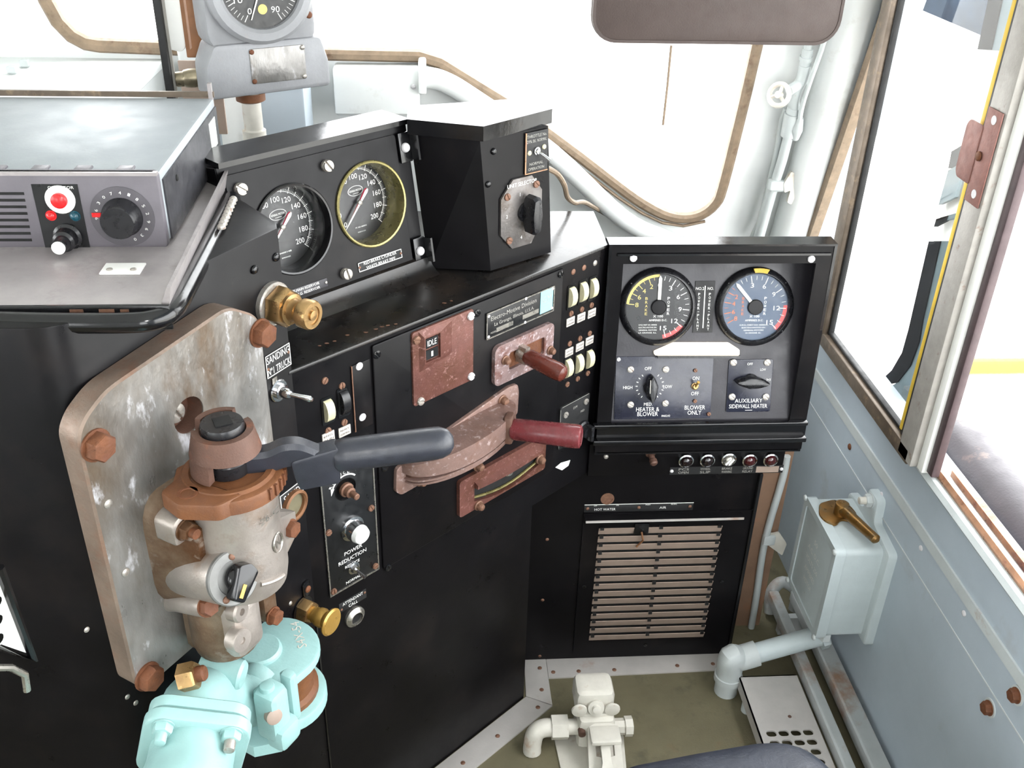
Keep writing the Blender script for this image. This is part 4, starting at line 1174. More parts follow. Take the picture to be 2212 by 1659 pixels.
# auxiliary sidewall heater plate
q = FP.rect([(1572, 776), (1669, 776), (1664, 889), (1569, 889)], 0)
t = thing('sidewall_heater_switch', 'dark plate reading AUXILIARY SIDEWALL HEATER with oval black knob', 'switch', FP.mat(q[0], q[1], 0))
w, h = q[2], q[3]; cx, cy = q[0], q[1]
MB().plate(rrect(w, h, .003, 3), 0, .0018, .0005).build('plate', m['navy_plate'], t)
tx = Text()
for s, a, b_, hh in (('OFF', 1620, 786, 6), ('LOW', 1648, 798, 6), ('HI', 1660, 820, 6), ('AUXILIARY', 1617, 865, 10), ('SIDEWALL HEATER', 1616, 877, 10)):
    p = LP(a, b_); tx.put(s, p.x, p.y, hh*.00062, min(w*.86, len(s)*hh*.00047), .0021)
p = LP(1617, 886); tx.box((p.x, p.y, .0019), (.011, .0006, .0002))
tx.build('lettering', m['white_paint'], t)
barknob(t, LP(1621, 823), math.radians(-4), .026, .0088, .018)
for a, b_ in ((1584, 783), (1657, 783), (1581, 857), (1654, 857)):
    MB().slotscrew(LP(a, b_, .0018), .0052, .0024, .9).build('screw', m['screw'], t)

# five indicator lamps and their label strip
c = FH.rect([(1448, 1008), (1692, 1005), (1690, 1021), (1446, 1024)], .006)
t = thing('lamp_label_strip', 'thin black strip with faded captions under the five indicator lamps', 'label', FH.mat(c[0], c[1], .006))
MB().box((0, 0, .0005), (c[2], c[3], .001)).build('plate', m['black_matte'], t)
MB().box((c[2]*.36, 0, .0011), (c[2]*.2, c[3]*.8, .0006)).build('blank_tape', m['louver'], t)
tx = Text()
for s, x in (('PCS', -.38), ('WHEEL', -.19), ('BRAKE', .0), ('GROUND', .185)): tx.put(s, x*c[2], c[3]*.22, c[3]*.3, c[2]*.09, .0013)
for s, x in (('OPEN', -.38), ('SLIP', -.19), ('WARNING', .0), ('RELAY', .185)): tx.put(s, x*c[2], -c[3]*.22, c[3]*.3, c[2]*.09, .0013)
tx.build('lettering', m['faded_letter'], t)
for x in (-.485, .485): MB().dome((x*c[2], 0, .001), (0, 0, 1), .003, .002, 10).build('screw', m['white_screw'], t)
names = ['dark indicator lamp above the caption PCS OPEN, first of five', 'dark indicator lamp above the caption WHEEL SLIP', 'indicator lamp with a clear striped lens, middle of five', 'dark red indicator lamp right of the clear lens', 'dark red indicator lamp at the right end of the row']
for i, (a, b_) in enumerate(((1480, 991), (1526, 990), (1572, 988), (1617, 990), (1662, 989))):
    t = thing('indicator_lamp', names[i], 'lamp', FH.at(a, b_, .006), 'indicator lamps under the ammeter panel')
    n = 28
    pr = [(.0120, 0), (.0125, .003), (.0118, .0075), (.0100, .0085), (.0090, .0075), (.0085, .004)]
    MB().loft([[(r*math.cos(2*math.pi*k/n), r*math.sin(2*math.pi*k/n), z) for k in range(n)] for r, z in pr], True, False).build('bezel', m['chrome'], t)
    MB().lathe([(.0090, .004), (.0090, .007), (.0078, .0105), (.0045, .013), (0, .0138)], 22).build('lens', m[('dark_lamp', 'dark_lamp', 'steel', 'red_lamp', 'red_lamp')[i]], t)
    if i == 2:
        for s in (-1, 1): MB().box((0, 0, 0), (.003, .012, .003), M=Matrix.Translation((s*.0025, 0, .0125)) @ Matrix.Rotation(-.6, 4, 'Z')).build('lens_stripe', m['lamp_white'], t)
t = thing('pull_control', 'rusty little pull control below the ammeter box', 'control', FH.at(1405, 978, .006))
MB().lathe([(.008, 0), (.008, .003), (.005, .004), (.0045, .012), (.006, .014), (.006, .020), (.004, .022), (0, .022)], 16, (0, 0, 0), (.15, -.4, 1)).build('stem', m['rust_brown'], t)

# heater grille: frame plate, fifteen louvres, latch hook, hot water strip
c = FH.rect([(1259, 1117), (1634, 1083), (1570, 1399), (1237, 1407)], 0)
x0g, x1g, z0g, z1g = FH.loc(1237, 1407).x, FH.loc(1570, 1399).x, FH.loc(1400, 1403).y, FH.loc(1400, 1104).y
oc = FH.rect([(1293, 1138), (1557, 1133), (1522, 1377), (1272, 1386)], .004)
t = thing('heater_grille', 'taupe louvred heater grille in a black frame near the floor', 'grille', FH.mat(oc[0], oc[1], 0))
ow, oh = oc[2], oc[3]
ox0, ox1, oz0, oz1 = x0g - oc[0], x1g - oc[0], z0g - oc[1], z1g - oc[1]
MB().holed([(ox0, oz0), (ox1, oz0), (ox1, oz1), (ox0, oz1)], [[(-ow/2, -oh/2), (ow/2, -oh/2), (ow/2, oh/2), (-ow/2, oh/2)]], 0, .004).build('frame', m['black'], t)
MB().box((0, 0, .0006), (ow, oh, .001)).build('backing', m['dark_void'], t)
NS = 15; ps = oh/NS
sl = MB()
for i in range(NS):
    y = oh/2 - ps*(i + .5)
    T = Matrix.Translation((0, y, .0045)) @ Matrix.Rotation(math.radians(19), 4, 'X')
    s_ = MB().box((0, 0, 0), (ow, ps*.94, .0012), M=T)
    lv = s_.build('louvre', m['louver'], t)
    for x in (-.475, .0, .475):
        MB().box((x*ow, y + ps*.42, .0068), (.006, .0045, .004)).build('pivot', m['black_matte'], lv)
hk = FH.loc(1385, 1140, .004); hk = (hk.x - oc[0], hk.y - oc[1])
lt = MB().box((hk[0], hk[1], .006), (.024, .022, .004), bev=.001).build('latch', m['black_gloss'], t)
MB().tube(spline([(hk[0], hk[1] - .004, .010), (hk[0] + .002, hk[1] - .014, .013), (hk[0] + .003, hk[1] - .02, .012), (hk[0] - .002, hk[1] - .028, .011), (hk[0] - .006, hk[1] - .034, .011)], 4), .0016, 8).build('hook', m['tan'], lt)
for a, b_ in ((1262, 1267), (1394, 1393), (1559, 1256), (1430, 1118)):
    p = FH.loc(a, b_, .004); MB().slotscrew((p.x - oc[0], p.y - oc[1], .004), .0035, .0012, .7).build('screw', m['black_gloss'], t)
# hinged black visor strip over the grille
za = FH.loc(1400, 1106).y
xv0, xv1 = FH.loc(1262, 1108).x, FH.loc(1600, 1102).x
t = thing('deflector_strip', 'black folded deflector strip over the top of the heater grille', 'deflector', FH.mat((xv0 + xv1)/2, za, .004))
wv = xv1 - xv0
MB().loft([[(x, 0, 0), (x, -.001, .016), (x, -.004, .0165), (x, -.003, 0)] for x in (-wv/2, wv/2)]).build('blade', m['black'], t)
MB().box((0, -.0015, .0165), (wv, .004, .0012)).build('worn_edge', m['trim'], t)
plate_label(FH, [(1262, 1089), (1497, 1085), (1497, 1102), (1262, 1106)], [''], 'long black strip reading HOT WATER and AIR above the heater grille', .0, None, nm='control_strip')
st = [o for o in bpy.data.objects if o.name.startswith('control_strip')][0]
cw = FH.rect([(1262, 1089), (1497, 1085), (1497, 1102), (1262, 1106)], .0)
tx = Text()
tx.put('HOT WATER', -cw[2]*.31, -.002, .0046, .034, .0012).put('AIR', cw[2]*.22, -.001, .0046, .011, .0012)
tx.put('OFF', -cw[2]*.40, .0055, .0024, None, .0012).put('ON', -cw[2]*.20, .0055, .0024, None, .0012).put('FRESH', cw[2]*.08, .0055, .0024, None, .0012).put('RECIRC.', cw[2]*.32, .0055, .0024, None, .0012)
tx.box((0, cw[3]/2 - .0005, .001), (cw[2], .001, .0004))
tx.build('caption', m['white_paint'], st)
for x in (-.47, .0, .47): MB().dome((x*cw[2], 0, .0008), (0, 0, 1), .0028, .0015, 10).build('screw', m['rust_screw'], st)
# ================================================================== BRAKE STAND FITTINGS (frame F1)
PZ = .024
# aluminium mounting plate
pp = [F1.loc(a, b, PZ) for a, b in ((168, 948), (183, 905), (229, 843), (493, 663), (546, 678), (561, 691))]
pp = [(p.x, p.y) for p in pp]
ur, vb = F1.loc(566, 741, PZ).x + .002, F1.loc(300, 1503, PZ).y
pp += [(ur, .845), (ur, vb + .012), (ur - .012, vb), (pp[0][0] + .014, vb), (pp[0][0], vb + .012)]
t = thing('brake_mounting_plate', 'large worn aluminium mounting plate with rusty bolts on the brake stand', 'plate', F1.mat(-.16, .7, 0))
T0 = Matrix.Translation((.16, -.7, 0))
pps = smooth_poly(pp, [.012, .012, .014, .012, .014, .012, .004, .006, .006, .008, .008], 4)
hc_ = F1.loc(408, 897, PZ); hole = circ(.0175, 24, hc_.x, hc_.y)
fm = MB().holed(inset(pps, .002) if area2(pps) > 0 else inset(pps[::-1], .002), [hole], PZ - .006, PZ, M=T0)
fm.build('face', m['alu'], t)
eb = MB(); q = pps if area2(pps) > 0 else pps[::-1]; qi = inset(q, .002)
eb.loft([[(a, b, .001) for a, b in q], [(a, b, PZ - .002) for a, b in q], [(a, b, PZ) for a, b in qi]], False, False, M=T0)
eb.build('edge', m['alu_side'], t)
MB().lathe([(.0178, PZ), (.0172, PZ - .003), (.0165, .006), (.0, .006)], 24, (hc_.x, hc_.y, 0), M=T0, caps=(False, True)).build('countersink', m['rust_brown'], t)
MB().slotscrew((hc_.x - .002, hc_.y - .001, .006), .010, .006, .5, M=T0).build('countersunk_screw', m['screw'], t)
def hexbolt(par, x, y, z, r, mat='rust', M=None, ang=.2, nm='bolt'):
    b = MB()
    b.lathe([(r*1.12, 0), (r*1.12, r*.14)], 20, (x, y, z), M=M)
    b.lathe([(r, r*.14), (r, r*.75), (r*.88, r*.92), (r*.45, r*.95), (0, r*.95)], 6, (x, y, z), M=M, a0=ang)
    return b.build(nm, m[mat], par)
for a, b in ((206, 961), (561, 719), (317, 1460)):
    l = F1.loc(a, b, PZ); hexbolt(t, l.x, l.y, PZ, .0128, 'rust', T0, .3)
for a, b in ((233, 1088), (271, 1236)):
    l = F1.loc(a, b, PZ); MB().dome((l.x, l.y, PZ), (0, 0, 1), .0042, .0022, 12, M=T0).build('rivet', m['screw'], t)

# ------------------------------------------------------------------ brake valve
AO = .080
AX = (F1.loc(478, 912, AO).x + F1.loc(508, 1110, AO).x)/2
DV = F1.loc(478, 912, AO).y - .8485                          # vertical axis of the valve: along the face, out of the face
bv = thing('brake_valve', 'cast aluminium brake valve with rusty quadrant and long black handle on the mounting plate', 'valve', F1.mat(AX, .60, 0))
Y = lambda v: v - .60 + DV
Yr = lambda v: v - .60
Yax = (0, 1, 0)
# body: main barrel, web to the plate, shoulder
b = MB()
b.lathe([(.0385, Y(.790)), (.0390, Y(.755)), (.0392, Y(.730)), (.0415, Y(.712)), (.0418, Y(.692)), (.0395, Y(.678)), (.028, Y(.668)), (0, Y(.667))], 40, (0, 0, AO), Yax)
b.build('body', m['cast'], bv)
w_ = MB()
prs = []
for zz, k in ((PZ, 1.12), (AO - .03, 1.0), (AO, .9)):
    prs.append([(-.012 + .038*k*a, Y(.716) + .056*k*c, zz) for a, c in rrect(2, 2, .5, 4)])
w_.loft(prs).build('web', m['cast_stained'], bv)
# lower block
lw_ = MB()
lw_.lathe([(.032, Y(.700)), (.033, Y(.640)), (.033, Y(.606)), (.030, Y(.594)), (.020, Y(.586)), (0, Y(.585))], 30, (-.010, 0, .056), Yax)
lw_.box((-.010, Y(.625), .038), (.056, .066, .03), bev=.01)
lw_.build('lower_block', m['cast_stained'], bv)
fq = F1.loc(530, 1350, .088); fx, fy = fq.x - AX, Yr(fq.y)
MB().box((fx, fy, .078), (.038, .062, .034), bev=.009).build('front_boss', m['cast'], bv)
l = F1.loc(517, 1322, .098)
MB().lathe([(.0105, -.004), (.0105, .005), (.009, .007), (.0035, .007), (.003, .003), (0, .003)], 22, (l.x - AX, Yr(l.y), .094), (.1, .1, 1)).build('screw_boss', m['cast'], bv)
l = F1.loc(520, 1384, .100)
MB().lathe([(.0120, -.004), (.0120, .006), (.0110, .0075), (.0035, .0075), (.003, .006), (0, .006)], 26, (l.x - AX, Yr(l.y), .095), (.0, .12, 1)).build('plug', m['cast'], bv)
# solenoid barrel pointing out of the plate
pa_, pb_ = F1.loc(392, 1216, PZ), F1.loc(500, 1247, .104)
pa_ = Vector((pa_.x - AX, Yr(pa_.y), PZ)); pb_ = Vector((pb_.x - AX, Yr(pb_.y), .104))
bd_ = (pb_ - pa_).normalized(); BL = (pb_ - pa_).length
bq = Vector((0, 1, 0)) - bd_*bd_.y; bq.normalize()
BX = Matrix((bq.cross(bd_), bq, bd_)).transposed().to_4x4(); BX.translation = pa_
MB().lathe([(.0290, -.01), (.0285, .010), (.0262, BL*.7), (.0252, BL*.96), (.0245, BL), (0, BL)], 34, M=BX).build('barrel', m['cast'], bv)
BX2 = BX @ Matrix.Translation((0, 0, BL))
cap = MB().lathe([(.0250, 0), (.0250, .0035), (.0238, .0045), (.016, .0045), (.015, .003), (0, .003)], 34, M=BX2).build('barrel_cap', m['zinc'], bv)
for a in (75, 225):
    MB().dome((.0195*math.cos(math.radians(a)), .0195*math.sin(math.radians(a)), .0045), (0, 0, 1), .0034, .002, 10, M=BX2).build('screw', m['rust_screw'], cap)
T = BX2 @ Matrix.Translation((.003, -.001, .003)) @ Matrix.Rotation(math.radians(48), 4, 'Z')
kn = MB().lathe([(.0120, 0), (.0130, .003), (.0115, .008), (.009, .010), (0, .010)], 22, M=T)
kn.plate(smooth_poly([(-.020, -.006), (.010, -.0105), (.015, 0), (.010, .0105), (-.020, .006)], .003, 3), .004, .016, .002, M=T)
kn.build('rotary_knob', m['black_gloss'], bv)
MB().box((-.010, 0, .0163), (.012, .0035, .0006), M=T).build('knob_pointer', m['brass_paint'], bv)
# lower bolt sleeve
pa_, pb_ = F1.loc(374, 1294, PZ), F1.loc(447, 1310, .080)
pa_ = Vector((pa_.x - AX, Yr(pa_.y), PZ)); pb_ = Vector((pb_.x - AX, Yr(pb_.y), .080))
bd_ = (pb_ - pa_).normalized(); BL = (pb_ - pa_).length
bq = Vector((0, 1, 0)) - bd_*bd_.y; bq.normalize()
SX = Matrix((bq.cross(bd_), bq, bd_)).transposed().to_4x4(); SX.translation = pa_
MB().lathe([(.0125, -.008), (.0108, .010), (.0102, BL - .002), (.0096, BL), (0, BL)], 22, M=SX).build('bolt_sleeve', m['cast'], bv)
hexbolt(bv, 0, 0, BL, .0088, 'rust', SX, .1)
# upper left nut in its U bracket
l = F1.loc(410, 1148, .074)
ux, uy = l.x - AX, Yr(l.y)
MB().plate(smooth_poly([(-.012, -.013), (.011, -.013), (.011, .009), (0, .016), (-.012, .011)], .005, 3), .046, .068, .003, at=(ux, uy)).build('bolt_lug', m['cast'], bv)
hexbolt(bv, ux, uy, .068, .0092, 'cast_stained', None, .3)
MB().cyl((ux, uy, .068), (ux, uy, .082), .0048, n=14).build('stud', m['rust'], bv)
# right ear and bolt, right leg and bolt
er_ = F1.loc(640, 1128, AO + .024); ex, ey = er_.x - AX, Yr(er_.y)
re = MB().loft([[(.012, ey + .030, AO + .010), (ex - .002, ey + .013, AO + .012), (ex - .002, ey - .012, AO + .012), (.012, ey - .038, AO + .010)], [(.006, ey + .030, AO + .030), (ex, ey + .013, AO + .024), (ex, ey - .012, AO + .024), (.006, ey - .038, AO + .030)]])
re.build('ear', m['cast'], bv)
hexbolt(bv, ex - .010, ey, AO + .024, .0085, 'rust', None, .4)
lr = F1.loc(588, 1312, AO - .006); lx, ly = lr.x - AX, Yr(lr.y)
MB().box((lx, ly + .020, AO - .02), (.020, .075, .028), bev=.006).build('leg', m['cast_stained'], bv)
l2 = F1.loc(592, 1331, AO - .004)
hexbolt(bv, l2.x - AX, Yr(l2.y), AO - .006, .0088, 'rust', None, .2)
# embossed roundel, casting numbers and a raised rib
ang = math.radians(52)
def onbody(a, v, r=.0396): return Matrix.Translation((0, Y(v), AO)) @ Matrix.Rotation(a, 4, 'Y') @ Matrix.Translation((0, 0, r))
E1 = onbody(math.radians(14), .728)
em = Text()
arc_n = 28
for i in range(arc_n):
    a0, a1 = 2*math.pi*i/arc_n, 2*math.pi*(i+1)/arc_n
    em.add([(r*math.cos(a), r*1.2*math.sin(a), z) for a, r, z in ((a0, .0088, .0), (a0, .0080, .0012), (a1, .0080, .0012), (a1, .0088, 0))], [(0, 1, 2, 3)], E1)
    em.add([(r*math.cos(a), r*1.2*math.sin(a), z) for a, r, z in ((a0, .0080, .0012), (a0, .0070, .0), (a1, .0070, .0), (a1, .0080, .0012))], [(0, 1, 2, 3)], E1)
em.put('N', 0, 0, .009, .008, .0009, M=E1)
em.build('roundel', m['steel'], bv)
Text().put('26-C', 0, 0, .007, .024, .0009, M=onbody(math.radians(2), .764)).build('casting_number', m['steel'], bv)
rb = [onbody(math.radians(a), .694 - .0002*a, .0420) @ Vector((0, 0, 0)) for a in range(-24, 16, 4)]
MB().tube([tuple(p) for p in rb], .0022, 8).build('rib', m['cast'], bv)
# rusty quadrant flange with lug
fl_ = MB()
out = []
for i in range(0, 26):
    a = math.radians(-150 + 190*i/25)         # plan angle, 0 = +x, -90 = towards the viewer
    r = .0475
    out.append((r*math.cos(a), r*math.sin(a)))
out += [(.028, .034), (-.02, .042), (-.044, .024)]
lug = [(-.026, .030), (-.054, .026), (-.060, .000), (-.044, -.030), (-.020, -.036)]
Rx = Matrix.Translation((0, Y(.785), AO)) @ Matrix.Rotation(math.radians(-90), 4, 'X')      # plan (x, y) -> (x, -z): y negative = towards the viewer
fl_.plate(out, .0, .014, .003, M=Rx)
fl_.plate(smooth_poly(lug, .004, 3), .000, .0155, .003, M=Rx)
fl_.lathe([(.042, .013), (.0385, .0165), (.0335, .0165), (.030, .012)], 40, M=Rx)
fl_.build('quadrant_flange', m['rust_flat'], bv)
tk = MB()
for i in range(11):
    a = math.radians(-92 + 9*i)
    tk.box((.0478, 0, .0075), (.003, .003, .011), M=Rx @ Matrix.Rotation(a, 4, 'Z'))
tk_o = tk.build('quadrant_notches', m['rust'], bv); tk_o['kind'] = 'stuff'
MB().lathe([(.0085, .0150), (.0085, .0165), (.006, .0165), (.005, .011), (0, .011)], 18, (-.044, .004, 0), M=Rx).build('flange_bolt_hole', m['rust'], bv)
# brown handle housing: rear wall, top band, open slot in front
def arcwall(mb, r0a, r0b, r1a, r1b, v0, v1, a0, a1, n=22):
    """wall between radii, bottom v0 (r0a inner, r0b outer) to top v1 (r1a, r1b); plan angle 0=+x, -90 = viewer"""
    rings = []
    for i in range(n + 1):
        a = math.radians(a0 + (a1 - a0)*i/n); c, s = math.cos(a), -math.sin(a)
        rings.append([(r0a*c, Y(v0), AO + r0a*s), (r0b*c, Y(v0), AO + r0b*s), (r1b*c, Y(v1), AO + r1b*s), (r1a*c, Y(v1), AO + r1a*s)])
    return mb.loft(rings)
hs = MB()
arcwall(hs, .0225, .0305, .0198, .0258, .8215, .842, -232, -12)       # front band
arcwall(hs, .0230, .0315, .0225, .0300, .803, .8225, -235, -165)       # left post under it
arcwall(hs, .0205, .0285, .0190, .0238, .803, .849, 15, 110)           # rear wall
hs.build('handle_housing', m['rust_brown'], bv)
MB().lathe([(.0190, Y(.800)), (.0190, Y(.812)), (.0175, Y(.814)), (.0172, Y(.832)), (.0180, Y(.836)), (.0186, Y(.846)), (.0175, Y(.8485)), (0, Y(.8485))], 32, (0, 0, AO), Yax).build('handle_hub', m['black_plastic'], bv)
MB().box((.0, 0, 0), (.0145, .0012, .0145), M=Matrix.Translation((.001, Y(.8488), AO)) @ Matrix.Rotation(math.radians(-33), 4, 'Y')).build('square_socket', m['dark_void'], bv)
# handle
ZH = .797
hx = F1.M.inverted() @ at_z(716, 986, ZH); h1 = F1.M.inverted() @ at_z(957, 955, ZH + .001)
P0 = Vector((.0, Yr(ZH + .006), AO)); Ps = Vector((hx.x - AX, Yr(ZH), hx.z)); Pe = Vector((h1.x - AX, Yr(ZH + .001), h1.z))
d0 = (Ps - P0); d0.y = 0; d0.normalize()
dg = (Pe - Ps).normalized()
ha = MB()
prof = [(-.0085, -.0115), (.0085, -.0115), (.0095, -.004), (.0095, .006), (.006, .0105), (-.006, .0105), (-.0095, .006), (-.0095, -.004)]
path = [P0 + d0*.016, P0 + d0*.034, P0 + d0*.048 + Vector((0, .005, 0)), P0 + d0*.062 + Vector((0, .004, 0)), P0 + d0*.076 + Vector((0, -.004, 0)), Ps - dg*.008, Ps + dg*.004]
ha.sweep(spline([tuple(p) for p in path], 5), prof, (0, 1, 0))
ha.build('handle_neck', m['handle_black'], bv)
# dropped block under the neck (plunger housing)
sd = Vector((0, 1, 0)).cross(dg).normalized()
BM = Matrix((dg, Vector((0, 1, 0)), dg.cross(Vector((0, 1, 0))))).transposed().to_4x4(); BM.translation = Ps
bk_ = MB()
bk_.plate(smooth_poly([(-.036, .006), (.006, .014), (.006, -.024), (-.030, -.026), (-.034, -.010)], .004, 3), -.0100, .0100, .0022, M=BM, both=True)
bk_.build('handle_block', m['handle_black'], bv)
L = (Pe - Ps).length
MB().lathe([(.0120, 0), (.0142, .003), (.0150, .01), (.0152, L*.85), (.0146, L*.96), (.0115, L*1.03), (.006, L*1.07), (0, L*1.08)], 26, Ps + dg*.002, dg).build('handle_grip', m['handle_black'], bv)

# ------------------------------------------------------------------ labels and small fittings on the brake stand
plate_label(F1, [(571, 772), (624, 736), (628, 783), (576, 824)], ['SANDING', 'Nº1 TRUCK'], 'black and white plate reading SANDING No.1 TRUCK beside the mounting plate', 0, True, rivets=((-.42, -.1), (.42, .1)), rmat='rust_screw', hfrac=.6)
plate_label(F1, [(602, 1070), (652, 1036), (655, 1062), (606, 1100)], ['SAND'], 'black and white plate reading SAND half hidden behind the brake valve', 0, True, hfrac=.5)
t = thing('sanding_switch', 'chrome toggle switch under the SANDING plate', 'switch', F1.at(600, 843))
MB().lathe([(.0125, 0), (.0125, .002), (.0115, .003), (.0085, .003), (.0085, .006), (.006, .0065), (.0055, .014), (.004, .016), (0, .016)], 22).build('bushing', m['chrome'], t)
MB().tube([(0, 0, .012), (.006, -.003, .024), (.010, -.005, .034), (.0105, -.0053, .0365)], [.0022, .0028, .0036, .002], 12).build('lever', m['chrome'], t)
MB().box((-.004, .013, .0008), (.007, .009, .001)).build('key_tab', m['steel'], t)
t = thing('port_ring', 'brass-edged round port under the SAND plate behind the brake valve', 'port', F1.at(632, 1090))
MB().loft([[(r*math.cos(2*math.pi*k/28), r*math.sin(2*math.pi*k/28), z) for k in range(28)] for r, z in ((.019, 0), (.019, .006), (.016, .007), (.0145, .005), (.0145, .001))], True, False).build('ring', m['tan'], t)
MB().cyl((0, 0, .0008), (0, 0, .0016), .0146, n=26).build('lens', m['floor'], t)

t = thing('brass_cock', 'large hexagonal brass fitting with round knob at the top corner of the brake stand', 'fitting', F1.at(586, 655))
MB().lathe([(.0225, 0), (.0225, .005), (.021, .0065), (0, .0065)], 30).build('washer', m['screw'], t)
MB().lathe([(.0185, .006), (.0205, .009), (.0205, .020), (.018, .0235), (0, .0235)], 6, a0=.35).build('hex_body', m['brass'], t)
MB().lathe([(.0155, .0235), (.0155, .027), (.012, .028), (.0105, .034), (.0120, .038), (.0145, .040), (.0150, .050), (.0135, .0525), (.0095, .0525), (.009, .051), (.005, .051), (.005, .053), (0, .0535)], 28).build('knob', m['brass'], t)
t = thing('brass_pull_knob', 'golden mushroom-shaped brass pull knob below the power reduction panel', 'knob', F1.at(652, 1315))
MB().lathe([(.017, 0), (.017, .002), (0, .002)], 26).build('washer', m['black_gloss'], t)
MB().lathe([(.0145, .002), (.0145, .013), (.013, .015), (0, .015)], 6, a0=.2).build('hex_nut', m['brass'], t)
MB().lathe([(.0085, .015), (.0085, .019), (.010, .020), (.010, .023), (.0115, .026), (.012, .031), (.010, .035), (.006, .037), (.006, .040), (.0165, .0415), (.0172, .044), (.015, .0460), (0, .0470)], 28).build('mushroom', m['brass_paint'], t)
t = thing('latch_tab', 'small rusty latch tab above the golden pull knob', 'latch', F1.at(659, 1270))
MB().plate(rrect(.013, .022, .005, 4), 0, .003, .0008).build('tab', m['black_gloss'], t)
MB().dome((.001, -.001, .003), (0, 0, 1), .0045, .0025, 12).build('screw', m['rust'], t)
# perforated white panel at the far left, in a dark holder
l0 = F1.M @ F1.loc(20, 1330, .012)
t = thing('perforated_card', 'white perforated card in a dark holder at the left edge of the brake stand', 'card', Matrix.Translation(l0) @ F1.M.to_3x3().to_4x4())
pc = F1.poly([(-60, 1230), (2, 1262), (62, 1412), (-60, 1370)], tuple(F1.loc(20, 1330, .012)[:2]), .012)
hl = []
for i in range(4):
    for a, b in ((-8 + i*2, 1302 + i*40), (-44 + i*2, 1285 + i*40)):
        p = F1.loc(a, b, .012); c0 = F1.loc(20, 1330, .012)
        if i < 3: hl.append(circ(.0055, 14, p.x - c0.x, p.y - c0.y))
MB().holed(pc, hl, -.001, .0005).build('card', m['tray'], t)
e = [Vector((a, b, .001)) for a, b in F1.poly([(-4, 1225), (70, 1425), (-60, 1378)], tuple(F1.loc(20, 1330, .012)[:2]), .012)]
MB().tube(e, .004, 8).build('holder', m['black_gloss'], t)
e = [Vector((a, b, .002)) for a, b in F1.poly([(-60, 1440), (20, 1440), (50, 1455), (55, 1490)], tuple(F1.loc(20, 1330, .012)[:2]), .012)]
MB().tube(e, .003, 8).build('wire_clip', m['steel'], t)

# ------------------------------------------------------------------ turquoise cut-out valve below
CV = F1.mat(-.111, .500, .036)                # x along face, y up, z out
cv = thing('cutout_valve', 'pale turquoise painted cast valve and thick pipe below the brake valve', 'valve', CV)
PX = Matrix.Rotation(math.radians(-90), 4, 'X')          # plan (x, y) -> (x, 0, -y); viewer side is -y
def plan(pts): return [(a, -z) for a, z in pts]          # give (x, z out)
head = [(.050*math.cos(math.radians(a)), .050*math.sin(math.radians(a))) for a in range(-100, 101, 10)]
top = plan(head + [(-.030, .047), (-.075, .036), (-.110, .034), (-.120, .0), (-.110, -.040), (-.05, -.046)])
MB().plate(smooth_poly(top, 0), -.013, 0, .003, M=PX, both=True).build('upper_plate', m['cyan'], cv)
bot = plan([(.050*math.cos(math.radians(a)), .050*math.sin(math.radians(a)) + .004) for a in range(-100, 121, 10)] + [(-.055, .050), (-.075, .030), (-.075, -.04)])
MB().plate(bot, -.080, -.062, .003, M=PX, both=True).build('lower_plate', m['cyan'], cv)
MB().lathe([(.0445, -.062), (.0445, -.056), (.040, -.052), (.0395, -.013)], 34, (0, 0, 0), (0, 1, 0)).build('rusty_core', m['rust_flat'], cv)
MB().lathe([(.024, 0), (.0235, .004), (.021, .0065), (0, .007)], 30, (-.010, -.001, -.010), (0, 1, 0)).build('top_boss', m['cyan'], cv)
CVi = CV.inverted()
def CP(x, y, off): return CVi @ (F1.M @ F1.loc(x, y, off))
Cc = CP(420, 1602, .080); Ee = CP(392, 1750, .118)
dz = (Ee - Cc).normalized()
dx = CP(470, 1575, .088) - CP(352, 1535, .040); dx = (dx - dz*dx.dot(dz)).normalized(); dy = dz.cross(dx)
if dy.y < 0: dy = -dy; dx = -dx
FMx = Matrix((dx, dy, dz)).transposed().to_4x4(); FMx.translation = Cc
body = MB()
bp_ = spline([Vector((-.006, -.034, .0)), Vector((-.045, -.032, .006)), Cc - dz*.045 - dy*.002, Cc - dz*.004], 5)
body.tube(bp_, [.028]*5 + [.028]*5 + [.034]*6, 28)
rp_ = [Vector((-.030, -.008, .008)), Vector((-.060, -.006, .014)), Cc - dz*.034 + dy*.014, Cc + dy*.014]
body.tube(spline(rp_, 5), .0195, 20)
body.box((-.066, -.026, -.012), (.09, .044, .056), bev=.009)
sb_ = CP(478, 1448, .050)
body.lathe([(.0150, -.020), (.0150, .020), (.0125, .023), (0, .024)], 22, sb_, (.35, -.15, .9))
body.build('body', m['cyan'], cv)
# cast lettering on the upper plate
Text().put('S4X-54', 0, 0, .010, .042, .0004, M=Matrix.Translation((.030, 0, .010)) @ PX @ Matrix.Rotation(math.radians(52), 4, 'Z')).build('casting_number', m['dirty_white'], cv)
